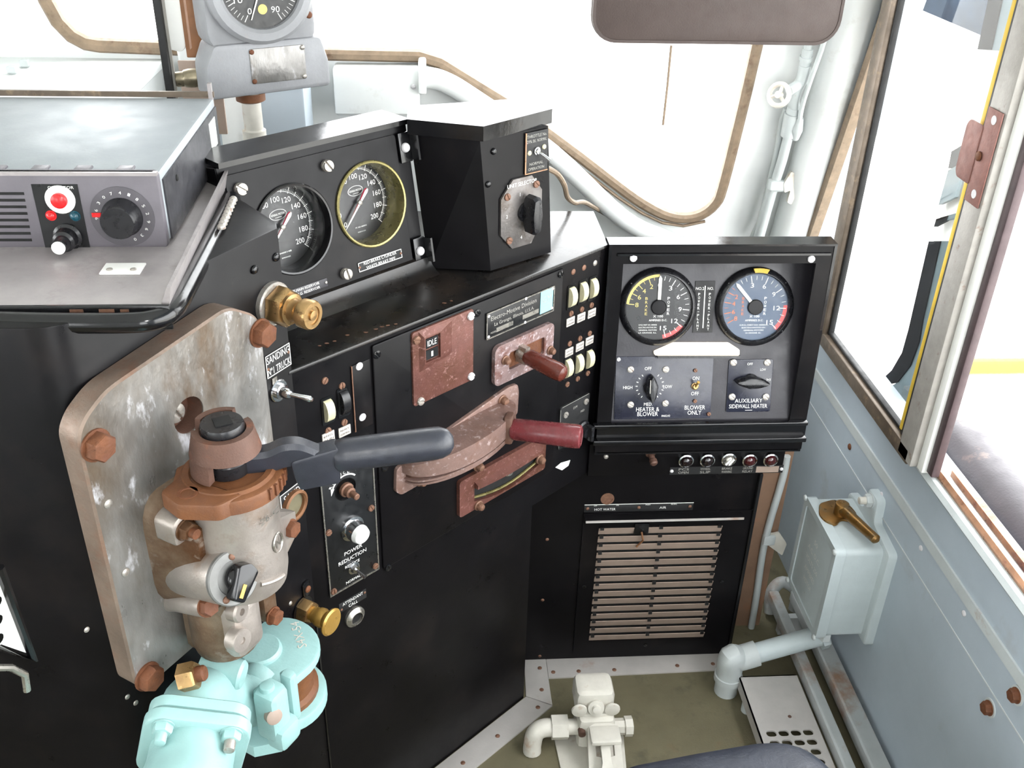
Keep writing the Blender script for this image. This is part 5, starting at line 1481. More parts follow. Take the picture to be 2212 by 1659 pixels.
# flange, bolts, pipe
Rz = FMx
fm = MB()
fm.plate(rrect(.092, .086, .018, 5), -.020, -.006, .003, M=Rz, both=True)
fm.build('flange', m['cyan'], cv)
MB().plate(rrect(.096, .090, .018, 5), -.005, .010, .003, M=Rz, both=True).build('pipe_flange', m['cyan'], cv)
for sx_, sy_, mt in ((-1, 1, 'cyan'), (1, 1, 'screw'), (-1, -1, 'cyan'), (1, -1, 'cyan')):
    hexbolt(cv, sx_*.030, sy_*.034, .010, .0092, 'cyan', Rz, .3, 'flange_nut')
    MB().cyl((sx_*.030, sy_*.034, .017), (sx_*.030, sy_*.034, .028), .0052, n=14, bev=.001, M=Rz).build('flange_stud', m[mt], cv)
end_ = Cc + dz*.22
pth = spline([Cc + dz*.006, Cc + dz*.03, Cc + dz*.06, Cc + dz*.14, end_, Vector((end_.x - .02, end_.y - .12, end_.z + .005)), Vector((end_.x - .02, -.499, end_.z + .005))], 5)
MB().tube(pth, [.0385]*5 + [.0385 + .0006*i for i in range(1, 7)] + [.0425]*(len(pth) - 11), 32).build('pipe', m['cyan'], cv)
# brass gland nut with rusty stud
NM = Matrix.Translation(CP(404, 1462, .062)) @ Vector((.55, .25, .8)).to_track_quat('Z', 'Y').to_matrix().to_4x4()
MB().hexa((0, 0, -.006), (0, 0, 1), .0135, .016, .2, M=NM).build('gland_nut', m['brass'], cv)
MB().lathe([(.0075, .008), (.0075, .016), (.006, .018), (0, .018)], 18, M=NM).build('gland_stud', m['rust'], cv)
# front lug with pin, ribs beside it
lp_ = CP(600, 1540, .090)
lg = MB()
lg.box(tuple(lp_ + Vector((-.004, .006, -.004))), (.028, .066, .030), bev=.007)
lg.box(tuple(lp_ + Vector((.000, -.024, .004))), (.032, .030, .026), bev=.007)
lg.box(tuple(lp_ + Vector((.022, .004, -.002))), (.013, .068, .018), bev=.005)
lg.build('lug', m['cyan'], cv)
pn = lp_ + Vector((-.006, .036, -.004))
MB().cyl(pn, pn + Vector((0, .008, 0)), .0075, n=18, bev=.0015).build('pin', m['cyan'], cv)
MB().lathe([(.0085, -.004), (.0085, .003), (.007, .004), (0, .004)], 18, lp_ + Vector((-.014, .014, .008)), (-.4, .3, 1)).build('grease_cap', m['louver'], cv)
# ================================================================== RADIO DESK
ZD = .945
t = thing('radio_desk', 'scuffed grey metal desk plate under the radio on top of the brake stand', 'desk', Matrix.Translation((-.4, .9, ZD)))
inv = Matrix.Translation((.4, -.9, -ZD))
x1d = -.2195
MB().plate([(-1.08, .733), (x1d + .002, .735), (x1d - .006, 1.118), (-1.08, 1.118)], ZD - .003, ZD + .001, .0008, M=inv).build('plate', m['desk'], t)
MB().loft([[(x1d - .004, .735, ZD), (x1d + .003, .735, ZD), (x1d + .006, .735, ZD + .016), (x1d + .003, .735, ZD + .0165)], [(x1d - .012, 1.118, ZD), (x1d - .005, 1.118, ZD), (x1d - .002, 1.118, ZD + .016), (x1d - .005, 1.118, ZD + .0165)]], M=inv).build('side_flange', m['desk'], t)
MB().box((-.65, .7315, ZD - .008), (.87, .004, .022), M=inv, bev=.001).build('front_skirt', m['black_gloss'], t)
for i in range(9):
    x = -.245 - .017*i - random.uniform(0, .01)
    MB().box((x, .7292, ZD - .004 + random.uniform(-.006, .005)), (random.uniform(.004, .012), .001, .003), M=inv).build('paint_chip', m['rust_screw'], t)
p = at_z(266, 583, ZD + .001)
t = thing('mounting_tab', 'small white metal tab with two rivets in front of the radio', 'bracket', Matrix.Translation(p))
MB().box((0, 0, .001), (.034, .022, .002), bev=.0006).build('tab', m['tray'], t)
for s in (-1, 1): MB().dome((s*.010, -.004, .002), (0, 0, 1), .0028, .0015, 10).build('rivet', m['screw'], t)

# ================================================================== RADIO
RY, RT = .862, 1.010
rx1 = -.2445
FR = Frame((rx1, RY, ZD + .002), (1, 0, 0), (0, -1, 0))
t = thing('radio', 'grey two-way radio with speaker slots and black tuning knob on the desk', 'radio', Matrix.Translation((rx1, RY, ZD + .002)))
RH = .0665; RW = .36
B = MB().box((-RW/2, .128, RH/2), (RW, .252, RH), bev=.003)
case = B.build('case', m['radio'], t)
# bevelled top edge with moulded notches
for i in range(9):
    x = -.016 - .0365*i - .022
    if x < -RW + .01: break
    MB().box((x + .008, .007, RH + .0004), (.014, .016, .003), bev=.001).build('top_notch', m['radio_front'], case)
MB().box((-.003, .255, .040), (.004, .006, .085)).build('rear_flange', m['desk'], t)
MB().box((-RW/2, .258, RH + .003), (RW, .004, .006)).build('rear_rail', m['sash'], t)
# side label window and small screws
Rs = Matrix.Rotation(math.radians(90), 4, 'Y')
MB().box((.0008, .130, .030), (.0016, .246, .056)).build('side_panel', m['radio_side'], t)
MB().box((.0018, .222, .036), (.001, .030, .030)).build('side_label', m['tray'], t)
MB().dome((.0016, .05, .045), (1, 0, 0), .0032, .002, 10).build('side_screw', m['dark_void'], t)
# front fascia in the frame of the front face
FM_ = Matrix.Rotation(math.radians(90), 4, 'X')          # (x, y, z) -> (x, -z, y): y up, z towards the viewer
fo = lambda a, b, z=.006: Vector((FR.loc(a, b, z).x, FR.loc(a, b, z).y, z))
fas = MB().plate(rrect(RW, RH + .004, .004, 3), -.002, .006, .002, M=FM_, at=(-RW/2, RH/2)).build('fascia', m['radio_front'], t)
MB().box((-RW/2, RH + .0005, .004), (RW, .003, .006), M=FM_).build('fascia_lip', m['desk'], t)
for i in range(8):
    y0 = 418 + i*14.3
    a = fo(-60, y0); b_ = fo(52 + i*2.4, y0)
    MB().box(((-.31 + b_.x)/2, b_.y, .0062), (b_.x + .31, .0024, .0006), M=FM_).build('speaker_slot', m['dark_void'], fas)
pa, pb_ = fo(80, 400), fo(186, 548)
MB().box(((pa.x + pb_.x)/2, (pa.y + pb_.y)/2, .0062), (.039, abs(pa.y - pb_.y) + .002, .0008), M=FM_).build('control_strip', m['dial'], fas)
tx = Text(); p = fo(131, 402); tx.put('OPERATOR', p.x, p.y - .001, .0026, .022, .0068, M=FM_)
p = fo(165, 536); tx.put('SQL', p.x, p.y, .0022, .008, .0068, M=FM_); p = fo(163, 543); tx.put('VOLUME', p.x, p.y - .001, .0022, .013, .0068, M=FM_)
tx.build('lettering', m['white_paint'], fas)
p = fo(131, 430)
cb = MB().lathe([(.0128, 0), (.0128, .002), (.011, .0035), (.008, .003), (0, .003)], 28, p, M=FM_).build('call_ring', m['lamp_white'], t)
MB().lathe([(.0068, .002), (.0068, .006), (.005, .0075), (0, .008)], 20, p, M=FM_).build('call_button', m['red'], cb)
for (a, b_, mt) in ((111, 465, 'red'), (163, 466, 'teal')):
    MB().lathe([(.0048, 0), (.0048, .001), (.0036, .001), (.0036, .003), (.002, .0045), (0, .0048)], 16, fo(a, b_), M=FM_).build('indicator', m[mt], t)
p = fo(148, 510)
vk = MB().lathe([(.0125, 0), (.0125, .003), (.010, .005), (.0095, .014), (.0070, .016), (.0066, .026), (.006, .027), (0, .027)], 26, p, M=FM_).build('volume_knob', m['black_plastic'], t)
MB().lathe([(.0058, .0268), (.0058, .0285), (.004, .0295), (0, .0296)], 20, p, M=FM_).build('knob_cap', m['lamp_white'], vk)
p = fo(265, 468)
MB().lathe([(.028, 0), (.028, .0006), (0, .0006)], 40, p, M=FM_).build('tuning_scale', m['radio_dial'], fas)
tk = Text()
for i in range(14):
    a = math.radians(-70 + 19.5*i)
    tk.put(str((i*3) % 10), p.x + .0225*math.cos(a), p.y + .0225*math.sin(a), .0028, .0022, .0070, a - math.pi/2, M=FM_)
tk.build('scale_numbers', m['white_paint'], fas)
MB().box((p.x - .022, p.y + .002, .0072), (.008, .004, .0006), M=FM_).build('scale_pointer', m['red'], fas)
MB().lathe([(.0178, 0), (.0178, .003), (.0160, .006), (.0152, .016), (.0142, .018), (0, .0182)], 34, p, M=FM_).build('tuning_knob', m['black_plastic'], t)

# ================================================================== SPEED INDICATOR on its post
FS = heading(at_y(560, 205, 1.30), 62, 0)
FS = Frame(at_y(575, 192, 1.31), FS.u, FS.n)
t = thing('speed_indicator', 'slate-grey cast speed indicator on a post behind the gauge housing', 'gauge', FS.M)
q = lambda pts, off=0: [tuple(FS.loc(a, b, off)[:2]) for a, b in pts]
cw = q([(455, 207), (500, 190), (716, 160), (700, 90), (675, 0)], 0)
lw_, rw_ = FS.loc(452, 190).x, FS.loc(714, 165).x
hb = FS.loc(600, 195).y
# housing: wide base block, dial drum above
bs_ = MB()
bs_.plate(smooth_poly([(lw_, hb - .004), (rw_, hb - .002), (rw_ + .000, hb + .030), (rw_ - .010, hb + .062), (lw_ + .012, hb + .062), (lw_, hb + .035)], .006, 3), -.055, 0, .004, both=True)
bs_.build('base_housing', m['spd'], t)
dcx, dcy = FS.loc(560, -32).x, FS.loc(560, -32).y
cs = MB().plate(smooth_poly([(lw_ + .008, hb + .055), (rw_ - .014, hb + .055), (rw_ - .022, hb + .30), (lw_ + .004, hb + .30)], .02, 4), -.055, -.004, .003, both=True)
cs.build('case', m['spd'], t)
n = 44; r_d = .050
pr = [(r_d*1.38, -.006), (r_d*1.38, .006), (r_d*1.28, .011), (r_d*1.10, .012), (r_d*1.02, .008), (r_d, .002)]
MB().loft([[(dcx + r*math.cos(2*math.pi*i/n), dcy + r*math.sin(2*math.pi*i/n), z) for i in range(n)] for r, z in pr], True, False).build('bezel', m['spd'], t)
MB().cyl((dcx, dcy, .001), (dcx, dcy, .003), r_d*1.01, n=40).build('dial', m['dial'], t)
tk = Text()
for i in range(46):
    a = math.radians(240 - 300*i/45); L_ = .006 if i % 5 else .009
    tk.box((r_d*.95 - L_/2, 0, .0032), (L_, .0005 if i % 5 else .0009, .0003), M=Matrix.Translation((dcx, dcy, 0)) @ Matrix.Rotation(a, 4, 'Z'))
for i in range(10):
    a = math.radians(240 - 33.33*i); tk.put(str(10*i), dcx + r_d*.66*math.cos(a), dcy + r_d*.66*math.sin(a), .0075, .0055*len(str(10*i)), .0034)
tk.build('scale', m['white_paint'], t)
a = math.radians(248)
MB().plate([(0, -.0012), (.042, -.0006), (.042, .0006), (0, .0012)], .0045, .005, M=Matrix.Translation((dcx, dcy, 0)) @ Matrix.Rotation(a, 4, 'Z')).build('needle', m['needle'], t)
p = FS.loc(567, 20, .003)
MB().lathe([(.0060, 0), (.0060, .0006), (.0048, .0006), (.0048, .0003), (0, .0003)], 20, p).build('maker_badge', m['yellow_letter'], t)
nm_ = FS.rect([(536, 108), (656, 94), (662, 170), (546, 181)], 0)
np_ = MB().plate(rrect(nm_[2], nm_[3], .002, 2), 0, .0016, .0004, at=(nm_[0], nm_[1])).build('nameplate', m['alu'], t)
for sx in (-1, 1):
    for sy in (-1, 1):
        MB().dome((nm_[0] + sx*nm_[2]*.46, nm_[1] + sy*nm_[3]*.42, .0016), (0, 0, 1), .0032, .002, 10).build('screw', m['rust' if sx < 0 else 'screw'], np_)
for a_, b_ in ((485, 52), (508, 40), (658, 22), (667, 32)):
    MB().dome(FS.loc(a_, b_, -.002), (0, 0, 1), .0045, .003, 12).build('bolt', m['rust'], t)
# post under it
pb0 = FS.loc(541, 206, -.03); pw_ = FS.M @ Vector((pb0.x, hb - .004, -.03))
post = thing('indicator_post', 'rusty off-white pipe post carrying the speed indicator', 'post', Matrix.Translation((pw_.x, pw_.y, 0)))
zt = pw_.z
MB().lathe([(.017, 0), (.018, .006), (.018, .010), (.0125, .014), (.0125, .05), (.0155, .052), (.0155, .40)], 24, (0, 0, zt), (0, 0, -1)).build('pipe', m['dirty_white'], post)
MB().lathe([(.019, 0), (.019, .010), (.015, .012)], 24, (0, 0, zt - .002), (0, 0, -1)).build('collar', m['rust_flat'], post)
MB().box((0, 0, .31), (.06, .06, .62), bev=.006).build('pedestal', m['pale_grey'], post)
# grey junction box behind the post
jb = at_y(560, 255, 1.50)
t = thing('junction_box', 'pale grey junction box on the front wall behind the speed indicator post', 'box', Matrix.Translation((jb.x, jb.y, jb.z)))
MB().box((0, .055, -.01), (.135, .09, .115), bev=.004).build('case', m['grey_wall'], t)
MB().box((-.030, .008, -.01), (.060, .006, .100), bev=.002).build('door', m['white_wall'], t)
# dark bar, tan curtain rail and brackets left of the indicator
d0, d1 = at_y(346, -60, 1.33), at_y(372, 204, 1.33)
t = thing('window_bar', 'tall dark bar standing left of the speed indicator', 'bar', Matrix.Translation(d1))
MB().box((-.002, 0, .12), (.0085, .010, .30)).build('bar', m['black_matte'], t)
MB().box((.004, .006, .12), (.003, .004, .30)).build('edge_strip', m['sash_grey'], t)
t = thing('cover_strip', 'white rounded cover strip hanging beside the dark bar', 'strip', Matrix.Translation(at_y(380, 105, 1.34)))
MB().plate(smooth_poly([(-.012, 0), (.008, -.004), (.014, .004), (.014, .22), (-.012, .22)], .005, 3), -.003, .003, .001, M=Matrix.Rotation(math.radians(90), 4, 'X'), both=True).build('strip', m['tray'], t)
MB().box((.0165, 0, .11), (.005, .012, .22)).build('brown_edge', m['tan'], t)
bk0 = at_y(425, 75, 1.39)
t = thing('indicator_bracket', 'brown and grey sheet bracket behind the white cover strip', 'bracket', Matrix.Translation(bk0))
MB().box((.0, .004, .05), (.034, .006, .16), bev=.001).build('brown_sheet', m['tan'], t)
MB().box((.018, -.004, .06), (.014, .010, .16), bev=.002).build('grey_sheet', m['sash_grey'], t)
MB().box((-.004, .008, -.085), (.055, .004, .10), bev=.001).build('lower_sheet', m['louver'], t)
cf = at_y(420, 168, 1.345)
t = thing('conduit_fitting', 'aged nickel conduit fitting joining the speed indicator at its left', 'fitting', Matrix.Translation(cf))
ax_ = Vector((1, .25, .05)).normalized()
MB().lathe([(.0085, -.024), (.0095, -.022), (.0095, -.014), (.0110, -.012), (.0120, -.006), (.0120, .008), (.0105, .010), (.0090, .012), (.0090, .020), (.0115, .022), (.0115, .034)], 24, (0, 0, 0), ax_).build('body', m['conduit'], t)
MB().dome((-.006, -.006, -.030), (0, -1, 0), .004, .003, 10).build('screw', m['white_screw'], t)
for a_, b_ in ((28, 160), (55, 146)):
    p = at_z(a_, b_, .941)
    t = tag(MB().box((0, 0, .006), (.014, .012, .012), bev=.003).build('ledge_block', m['pale_grey'], M=Matrix.Translation(p)), 'small pale block on the ledge below the left window, ' + ('nearer the radio' if a_ < 40 else 'nearer the window'), 'block')
# ================================================================== SIDE WINDOW SASH
XS = .666
ya, yb = at_x(1985, 960, XS).y, at_x(1780, 720, XS).y + .012
zs = .512
FSS = Frame((XS, 0, 0), (0, -1, 0), (-1, 0, 0))
t = struct(bpy.data.objects.new('window_3', None)); COL.objects.link(t); t.matrix_world = Matrix.Translation((XS, yb, zs))
def yz_box(y0, y1, z0, z1, x0, x1, mat, nm, par=t, bev=.002):
    o = par.matrix_world.translation
    return MB().box(((x0 + x1)/2 - o.x, (y0 + y1)/2 - o.y, (z0 + z1)/2 - o.z), (x1 - x0, y1 - y0, z1 - z0), bev=bev).build(nm, m[mat], par)
zt_ = 1.40
yz_box(yb - .034, yb, zs, zt_, XS - .012, XS + .008, 'sash', 'front_stile')
yz_box(yb - .040, yb - .034, zs, zt_, XS - .004, XS + .006, 'black_matte', 'front_gasket')
yz_box(ya, yb, zs - .004, zs + .020, XS - .012, XS + .008, 'sash', 'bottom_rail')
yz_box(ya + .02, yb - .02, zs + .020, zs + .026, XS - .004, XS + .006, 'black_matte', 'bottom_gasket')
yz_box(ya + .030, ya + .046, zs, zt_, XS - .005, XS + .004, 'black_matte', 'rear_gasket')
yz_box(ya + .046, ya + .056, zs + .02, zt_, XS - .004, XS + .004, 'yellow_felt', 'yellow_strip')
yz_box(ya - .012, ya + .030, zs, zt_, XS - .012, XS + .008, 'sash_grey', 'rear_stile')
yz_box(ya - .028, ya - .012, zs, zt_, XS - .002, XS + .016, 'tray', 'white_gap_fill')  # solid white strip added in place of the bright gap beside the stile
yz_box(ya - .044, ya - .028, zs + .004, zt_, XS + .004, XS + .016, 'guide', 'guide_post')
yz_box(ya + .035, yb - .03, zs + .02, zt_, XS + .001, XS + .004, 'glass', 'pane', bev=0)
# latch plate on the rear stile
lp = FSS.loc(2118, 335, .012)
t = thing('sash_latch', 'rusted brown latch plate screwed to the rear stile of the side window', 'latch', FSS.mat(lp.x, lp.y, .013))
MB().box((.012, 0, .001), (.034, .115, .002), bev=.0006).build('strap', m['latch'], t)
MB().plate(smooth_poly([(-.004, -.038), (-.036, -.038), (-.042, -.03), (-.042, .026), (-.036, .034), (-.004, .034)], .004, 3), .001, .003, .0006).build('flap', m['latch'], t)
MB().dome((.004, .0, .003), (0, 0, 1), .006, .003, 12).build('rivet', m['rust'], t)
for y in (-.044, .046): MB().cyl((.014, y, .0015), (.014, y, .0026), .0055, n=14).build('screw', m['white_screw'], t)
# outer post seen through the glass; gaps between its pieces imitate blown-out reflections
XO = .745
FO = Frame((XO, 0, 0), (0, -1, 0), (-1, 0, 0))
c0 = FO.loc(2000, 700)
t = thing('outer_window_post', 'blue-grey outer post with dark rubber edge seen through the side window', 'post', FO.mat(c0.x, c0.y, 0))
def quad(pts, mat, nm, z=0.0, th=.006):
    MB().plate([(a - 0, b) for a, b in FO.poly(pts, (c0.x, c0.y), z)], z - th, z).build(nm, m[mat], t)
quad([(2006, 521), (2031, 521), (1993, 690), (1985, 738), (1966, 790), (1938, 826), (1905, 832), (1902, 822), (1926, 800), (1948, 762), (1962, 712)], 'rubber', 'rubber_edge', .002)
quad([(2031, 521), (2058, 521), (2020, 690), (1972, 915), (1912, 842), (1938, 826), (1966, 790), (1985, 738), (1993, 690)], 'bluegrey', 'post_face', 0)
quad([(2058, 521), (2064, 521), (1980, 905), (1972, 915)], 'sash', 'brown_edge', .002)
quad([(2055, 327), (2094, 305), (2084, 344), (2048, 364)], 'rubber', 'rubber_edge', .002)
quad([(2048, 368), (2083, 349), (2062, 426), (2027, 443)], 'bluegrey', 'post_face', 0)
quad([(2022, 473), (2046, 466), (2042, 477), (2017, 490)], 'rubber', 'rubber_edge', .002)
quad([(2046, 466), (2075, 458), (2070, 470), (2042, 477)], 'bluegrey', 'post_face', 0)
quad([(2143, -40), (2172, -40), (2140, 108), (2111, 107)], 'rubber', 'rubber_edge', .002)
quad([(2172, -40), (2200, -40), (2170, 110), (2140, 108)], 'bluegrey', 'post_face', 0)
pa0, pa1 = FO.loc(2058, 521), FO.loc(2006, 521)
MB().box(((pa0.x + pa1.x)/2 - c0.x, .95 - c0.y, -.018), (abs(pa0.x - pa1.x) + .01, .92, .014)).build('glare_core', m['tray'], t)  # added white core, reads as glare in the gaps
# dark building added far outside, standing in for a glass reflection
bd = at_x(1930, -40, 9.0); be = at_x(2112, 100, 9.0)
t = thing('reflection_slab', 'dark blue-grey building standing in for a reflection at the top of the side window', 'slab', Matrix.Translation((9.0, be.y, -1.8)))
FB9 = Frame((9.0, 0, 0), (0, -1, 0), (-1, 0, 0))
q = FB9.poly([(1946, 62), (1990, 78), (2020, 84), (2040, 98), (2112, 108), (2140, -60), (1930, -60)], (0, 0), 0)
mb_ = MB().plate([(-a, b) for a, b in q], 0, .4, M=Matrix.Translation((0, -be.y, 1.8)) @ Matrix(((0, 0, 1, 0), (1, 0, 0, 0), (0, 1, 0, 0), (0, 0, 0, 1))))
mb_.build('slab_face', m['far'], t)

# copper-brown sill rail behind the open part of the window
sr = MB()
sr.sweep([(.688, ya - .03, .509), (.688, -.32, .509)], [(-.010, 0), (.004, 0), (.006, .008), (.002, .013), (-.006, .012), (-.010, .006)], (0, 0, 1))
sr.sweep([(.712, ya - .03, .509), (.712, -.32, .509)], [(-.006, 0), (.006, 0), (.006, .010), (-.004, .011)], (0, 0, 1))
struct(sr.build('trim_11', m['copper_sill']))

# armrest cushion hung on the outside of the sill
am = thing('elbow_pad', 'dark grey padded armrest outside the open side window', 'elbow pad', Matrix.Translation((.79, 1.045, .445)))
rings = []
for i, (yy, k) in enumerate(((.262, .02), (.258, .35), (.246, .62), (.225, .82), (.19, .95), (.14, 1.0), (-.1, 1.0), (-.5, 1.0))):
    rings.append([(.060*k*math.cos(2*math.pi*j/24), yy, .068*k*math.sin(2*math.pi*j/24) - .02*(1-k)) for j in range(24)])
MB().loft(rings).build('cushion', m['arm_vinyl'], am)
MB().box((-.02, -.1, -.06), (.05, .5, .03), bev=.004).build('bracket', m['sash'], am)

# ================================================================== RIGHT WALL: SWITCH BOX, CONDUITS, BOLTS
pt = at_x(1913, 1190, XW - .012); YA, ZTOP = pt.y, pt.z
X0 = at_y(1812, 1187, YA).x; ZB = at_y(1778, 1378, YA).z; YB = at_x(1744, 1082, X0).y
bxw, byw, bzw = XW - .010 - X0, YB - YA, ZTOP - ZB
t = thing('switch_box', 'pale grey cast switch box with brass handle on the right wall', 'switch box', Matrix.Translation((X0, YA, ZB)))
# local: x into wall, y forward, z up
cb = MB().plate(rrect(byw, bzw, .010, 3), 0, bxw, .004, M=Matrix.Translation((bxw, byw/2, bzw/2)) @ Matrix(((0, 0, -1, 0), (1, 0, 0, 0), (0, 1, 0, 0), (0, 0, 0, 1))), both=True)
cb.build('case', m['switch_grey'], t)
fr_ = Matrix.Translation((0, byw/2, bzw/2)) @ Matrix(((0, 0, -1, 0), (-1, 0, 0, 0), (0, 1, 0, 0), (0, 0, 0, 1)))   # (x right seen from cab = -y, y up, z = -x)
MB().holed(rrect(byw + .006, bzw + .006, .010, 3), [rrect(byw - .018, bzw - .018, .006, 3)], -.012, .004, M=fr_).build('cover_rim', m['switch_grey'], t)
MB().plate(rrect(byw - .014, bzw - .014, .006, 3), -.006, .002, .001, M=fr_).build('cover', m['switch_grey'], t)
tx = Text()
for i, (s, wd) in enumerate((('50', .014), ('A.C. D.C.', .050), ('VOLTS 250', .052), ('AMPERES', .044), ('MOTOR', .034))):
    tx.put(s, .0, bzw*(.26 - .115*i), .0088, wd, .0028, M=fr_)
tx.build('raised_lettering', m['white_paint'], t)
for sy in (-1, 1):
    for sz in (-1, 1): MB().dome((sy*(byw/2 - .001), sz*(bzw/2 - .001), .004), (0, 0, 1), .005, .004, 12, M=fr_).build('cover_screw', m['pale_grey'], t)
bpM = Matrix.Translation((bxw + .010, byw/2, bzw/2)) @ Matrix(((0, 0, -1, 0), (-1, 0, 0, 0), (0, 1, 0, 0), (0, 0, 0, 1)))
bp = MB().plate(smooth_poly([(-byw/2 - .012, -bzw/2 - .006), (byw/2 + .016, -bzw/2 - .006), (byw/2 + .016, bzw/2 + .004), (.018, bzw/2 + .012), (.014, bzw/2 + .052), (-.022, bzw/2 + .052), (-.026, bzw/2 + .010), (-byw/2 - .012, bzw/2)], .008, 3), 0, .014, .004, M=bpM)
bp.build('back_flange', m['switch_grey'], t)
hexbolt(t, -.004, bzw/2 + .040, .014, .0105, 'pale_grey', bpM, .2, 'mounting_bolt')
MB().cyl((-.004, bzw/2 + .040, .022), (-.004, bzw/2 + .040, .034), .006, n=12, bev=.001, M=bpM).build('mounting_stud', m['dirty_white'], t)
# brass quadrant and lever on top
hp = at_z(1805, 1110, ZTOP + .004)
TQ = Matrix.Translation((hp.x - X0, hp.y - YA, bzw + .002))
MB().plate(smooth_poly([(-.028, -.002), (-.018, .026), (.010, .036), (.030, .022), (.034, -.004), (.020, -.022), (.004, -.014), (-.010, -.030), (-.024, -.020)], .008, 4), 0, .004, .001, M=TQ).build('brass_quadrant', m['brass_dark'], t)
for a, b in ((.012, .014), (.006, .0), (.014, -.016)): MB().dome((a, b, .004), (0, 0, 1), .0052, .003, 12, M=TQ).build('rivet', m['rust_brown'], t)
p0 = at_z(1818, 1098, ZTOP + .016); p1 = at_z(1892, 1165, ZTOP + .022)
o = Vector((X0, YA, ZB))
MB().tube([p0 - o, (p0*.6 + p1*.4) - o, p1 - o, p1 + (p1 - p0)*.04 - o], [.0095, .0085, .0075, .004], 14).build('brass_lever', m['brass_dark'], t)
MB().cyl(p0 - o - Vector((0, 0, .014)), p0 - o + Vector((0, 0, .010)), .011, n=18, bev=.002).build('lever_pivot', m['brass_dark'], t)
MB().hexa((.018, .012, -.012), (0, 0, 1), .011, .014).build('drain_nut', m['pale_grey'], t)
# bottom conduit to the floor with elbow
ef = at_z(1567, 1492, 0); eb_ = at_z(1585, 1425, .070)
st_ = at_y(1762, 1375, YA + byw*.45)
t = thing('floor_conduit', 'pale grey pipe with elbow running from switch box to floor', 'pipe', Matrix.Translation((ef.x, ef.y, 0)))
o = Vector((ef.x, ef.y, 0))
MB().tube([st_ - o + Vector((.012, .0, .004)), (eb_*.8 + st_*.2) - o], .0172, 18).build('pipe', m['switch_grey'], t)
E_ = Vector((ef.x, ef.y, .075)) - o
MB().tube(spline([(eb_*.72 + st_*.28) - o, (eb_*.93 + st_*.07) - o, E_ + Vector((0, 0, .004)), E_ + Vector((0, 0, -.022)), E_ + Vector((0, 0, -.04))], 5), .0215, 18).build('elbow', m['pale_grey'], t)
MB().lathe([(.0235, .028), (.0235, .040), (.0195, .041), (.0195, .0)], 22, (0, 0, 0)).build('riser', m['pale_grey'], t)
MB().hexa(st_ - o + Vector((.004, -.002, .002)), (st_ - eb_), .0235, .014).build('union_nut', m['switch_grey'], t)
# vertical conduit in the corner with clamp
vp = [at_y(a, b, 1.315) for a, b in ((1700, 985), (1690, 1035), (1652, 1170), (1632, 1300), (1612, 1412))]
t = thing('wall_conduit', 'thin pale conduit running down the corner right of the heater grille', 'pipe', Matrix.Translation((vp[-1].x, vp[-1].y, 0)))
o = Vector((vp[-1].x, vp[-1].y, 0))
MB().tube([p - o for p in spline(vp, 5)], .0062, 12).build('pipe', m['pale_grey'], t)
c1 = at_y(1655, 1165, 1.315) - o
MB().box((c1.x + .004, c1.y, c1.z), (.022, .016, .022), bev=.004).build('clamp', m['pale_grey'], t)
MB().plate(smooth_poly([(0, -.008), (.034, -.036), (.038, -.010), (.020, .016), (0, .010)], .003, 2), -.002, .002, M=Matrix.Translation(c1) @ Matrix.Rotation(math.radians(90), 4, 'X')).build('clamp_strap', m['dirty_white'], t)
# wall bolts
for a, b, nm in ((2139, 1529, 'rusty hex bolt low on the right wall, the left one of two'), (2198, 1502, 'rusty hex bolt low on the right wall at the picture edge')):
    t = thing('wall_bolt', nm, 'bolt', FW.at(a, b), 'hex bolts on the right wall')
    MB().lathe([(.0125, 0), (.0125, .0015), (0, .0015)], 20).build('washer', m['pale_grey'], t)
    hexbolt(t, 0, 0, .0015, .0088, 'rust', None, .2, 'head')

# ================================================================== RAIL, FOOT PLATE, FOOT VALVE
t = thing('wall_rail', 'dirty pale double rail along the foot of the right wall', 'rail', Matrix.Translation((.655, 1.0, 0)))
zr = .062
def rail(x0, x1, nm):
    a0, a1 = 1.345, -.5
    MB().box(((x0 + x1)/2 - .655, (a0 + a1)/2 - 1.0, zr - .012), (x1 - x0, a0 - a1, .024), bev=.004).build(nm, m['dirty_grey'], t)
rail(.598, .618, 'rail_bar'); rail(.640, .672, 'rail_bar')
MB().tube(spline([(.608 - .655, .340, zr - .05), (.608 - .655, .352, zr - .012), (.63 - .655, .362, zr + .004), (.656 - .655, .352, zr - .012), (.656 - .655, .345, zr - .05)], 5), .011, 12).build('end_bend', m['dirty_grey'], t)
for yy in (1.30, .9, .4, 0): MB().box((-.02, yy - 1.0, zr/2 - .012), (.05, .012, zr - .02)).build('bracket', m['dirty_grey'], t)
# foot plate with rows of slots
zf = .048
qf = [at_z(a, b, zf) for a, b in ((1597, 1463), (1703, 1456))]
x0f, x1f, y1f = qf[0].x, .592, (qf[0].y + qf[1].y)/2
t = thing('foot_plate', 'dirty pale metal foot plate with rows of slots beside the driver seat', 'foot plate', Matrix.Translation(((x0f + x1f)/2, y1f, 0)))
wf = x1f - x0f; yh0 = at_z(1700, 1570, zf).y - y1f
hl = []
for r in range(14):
    y = yh0 - .012 - .0185*r
    for c_ in range(4):
        x = -wf*.30 + wf*.20*c_
        hl.append([(a + x, b + y) for a, b in rrect(wf*.165, .0115, .005, 3)])
MB().holed(rrect(wf, .62, .003, 2) and [(-wf/2, -.62), (wf/2, -.62), (wf/2, 0), (-wf/2, 0)], hl, zf - .003, zf).build('tread', m['trim'], t)
MB().box((-wf/2 + .001, -.31, zf - .012), (.002, .62, .024)).build('left_skirt', m['trim'], t)
MB().box((0, -.001, zf - .012), (wf, .002, .024)).build('front_skirt', m['trim'], t)
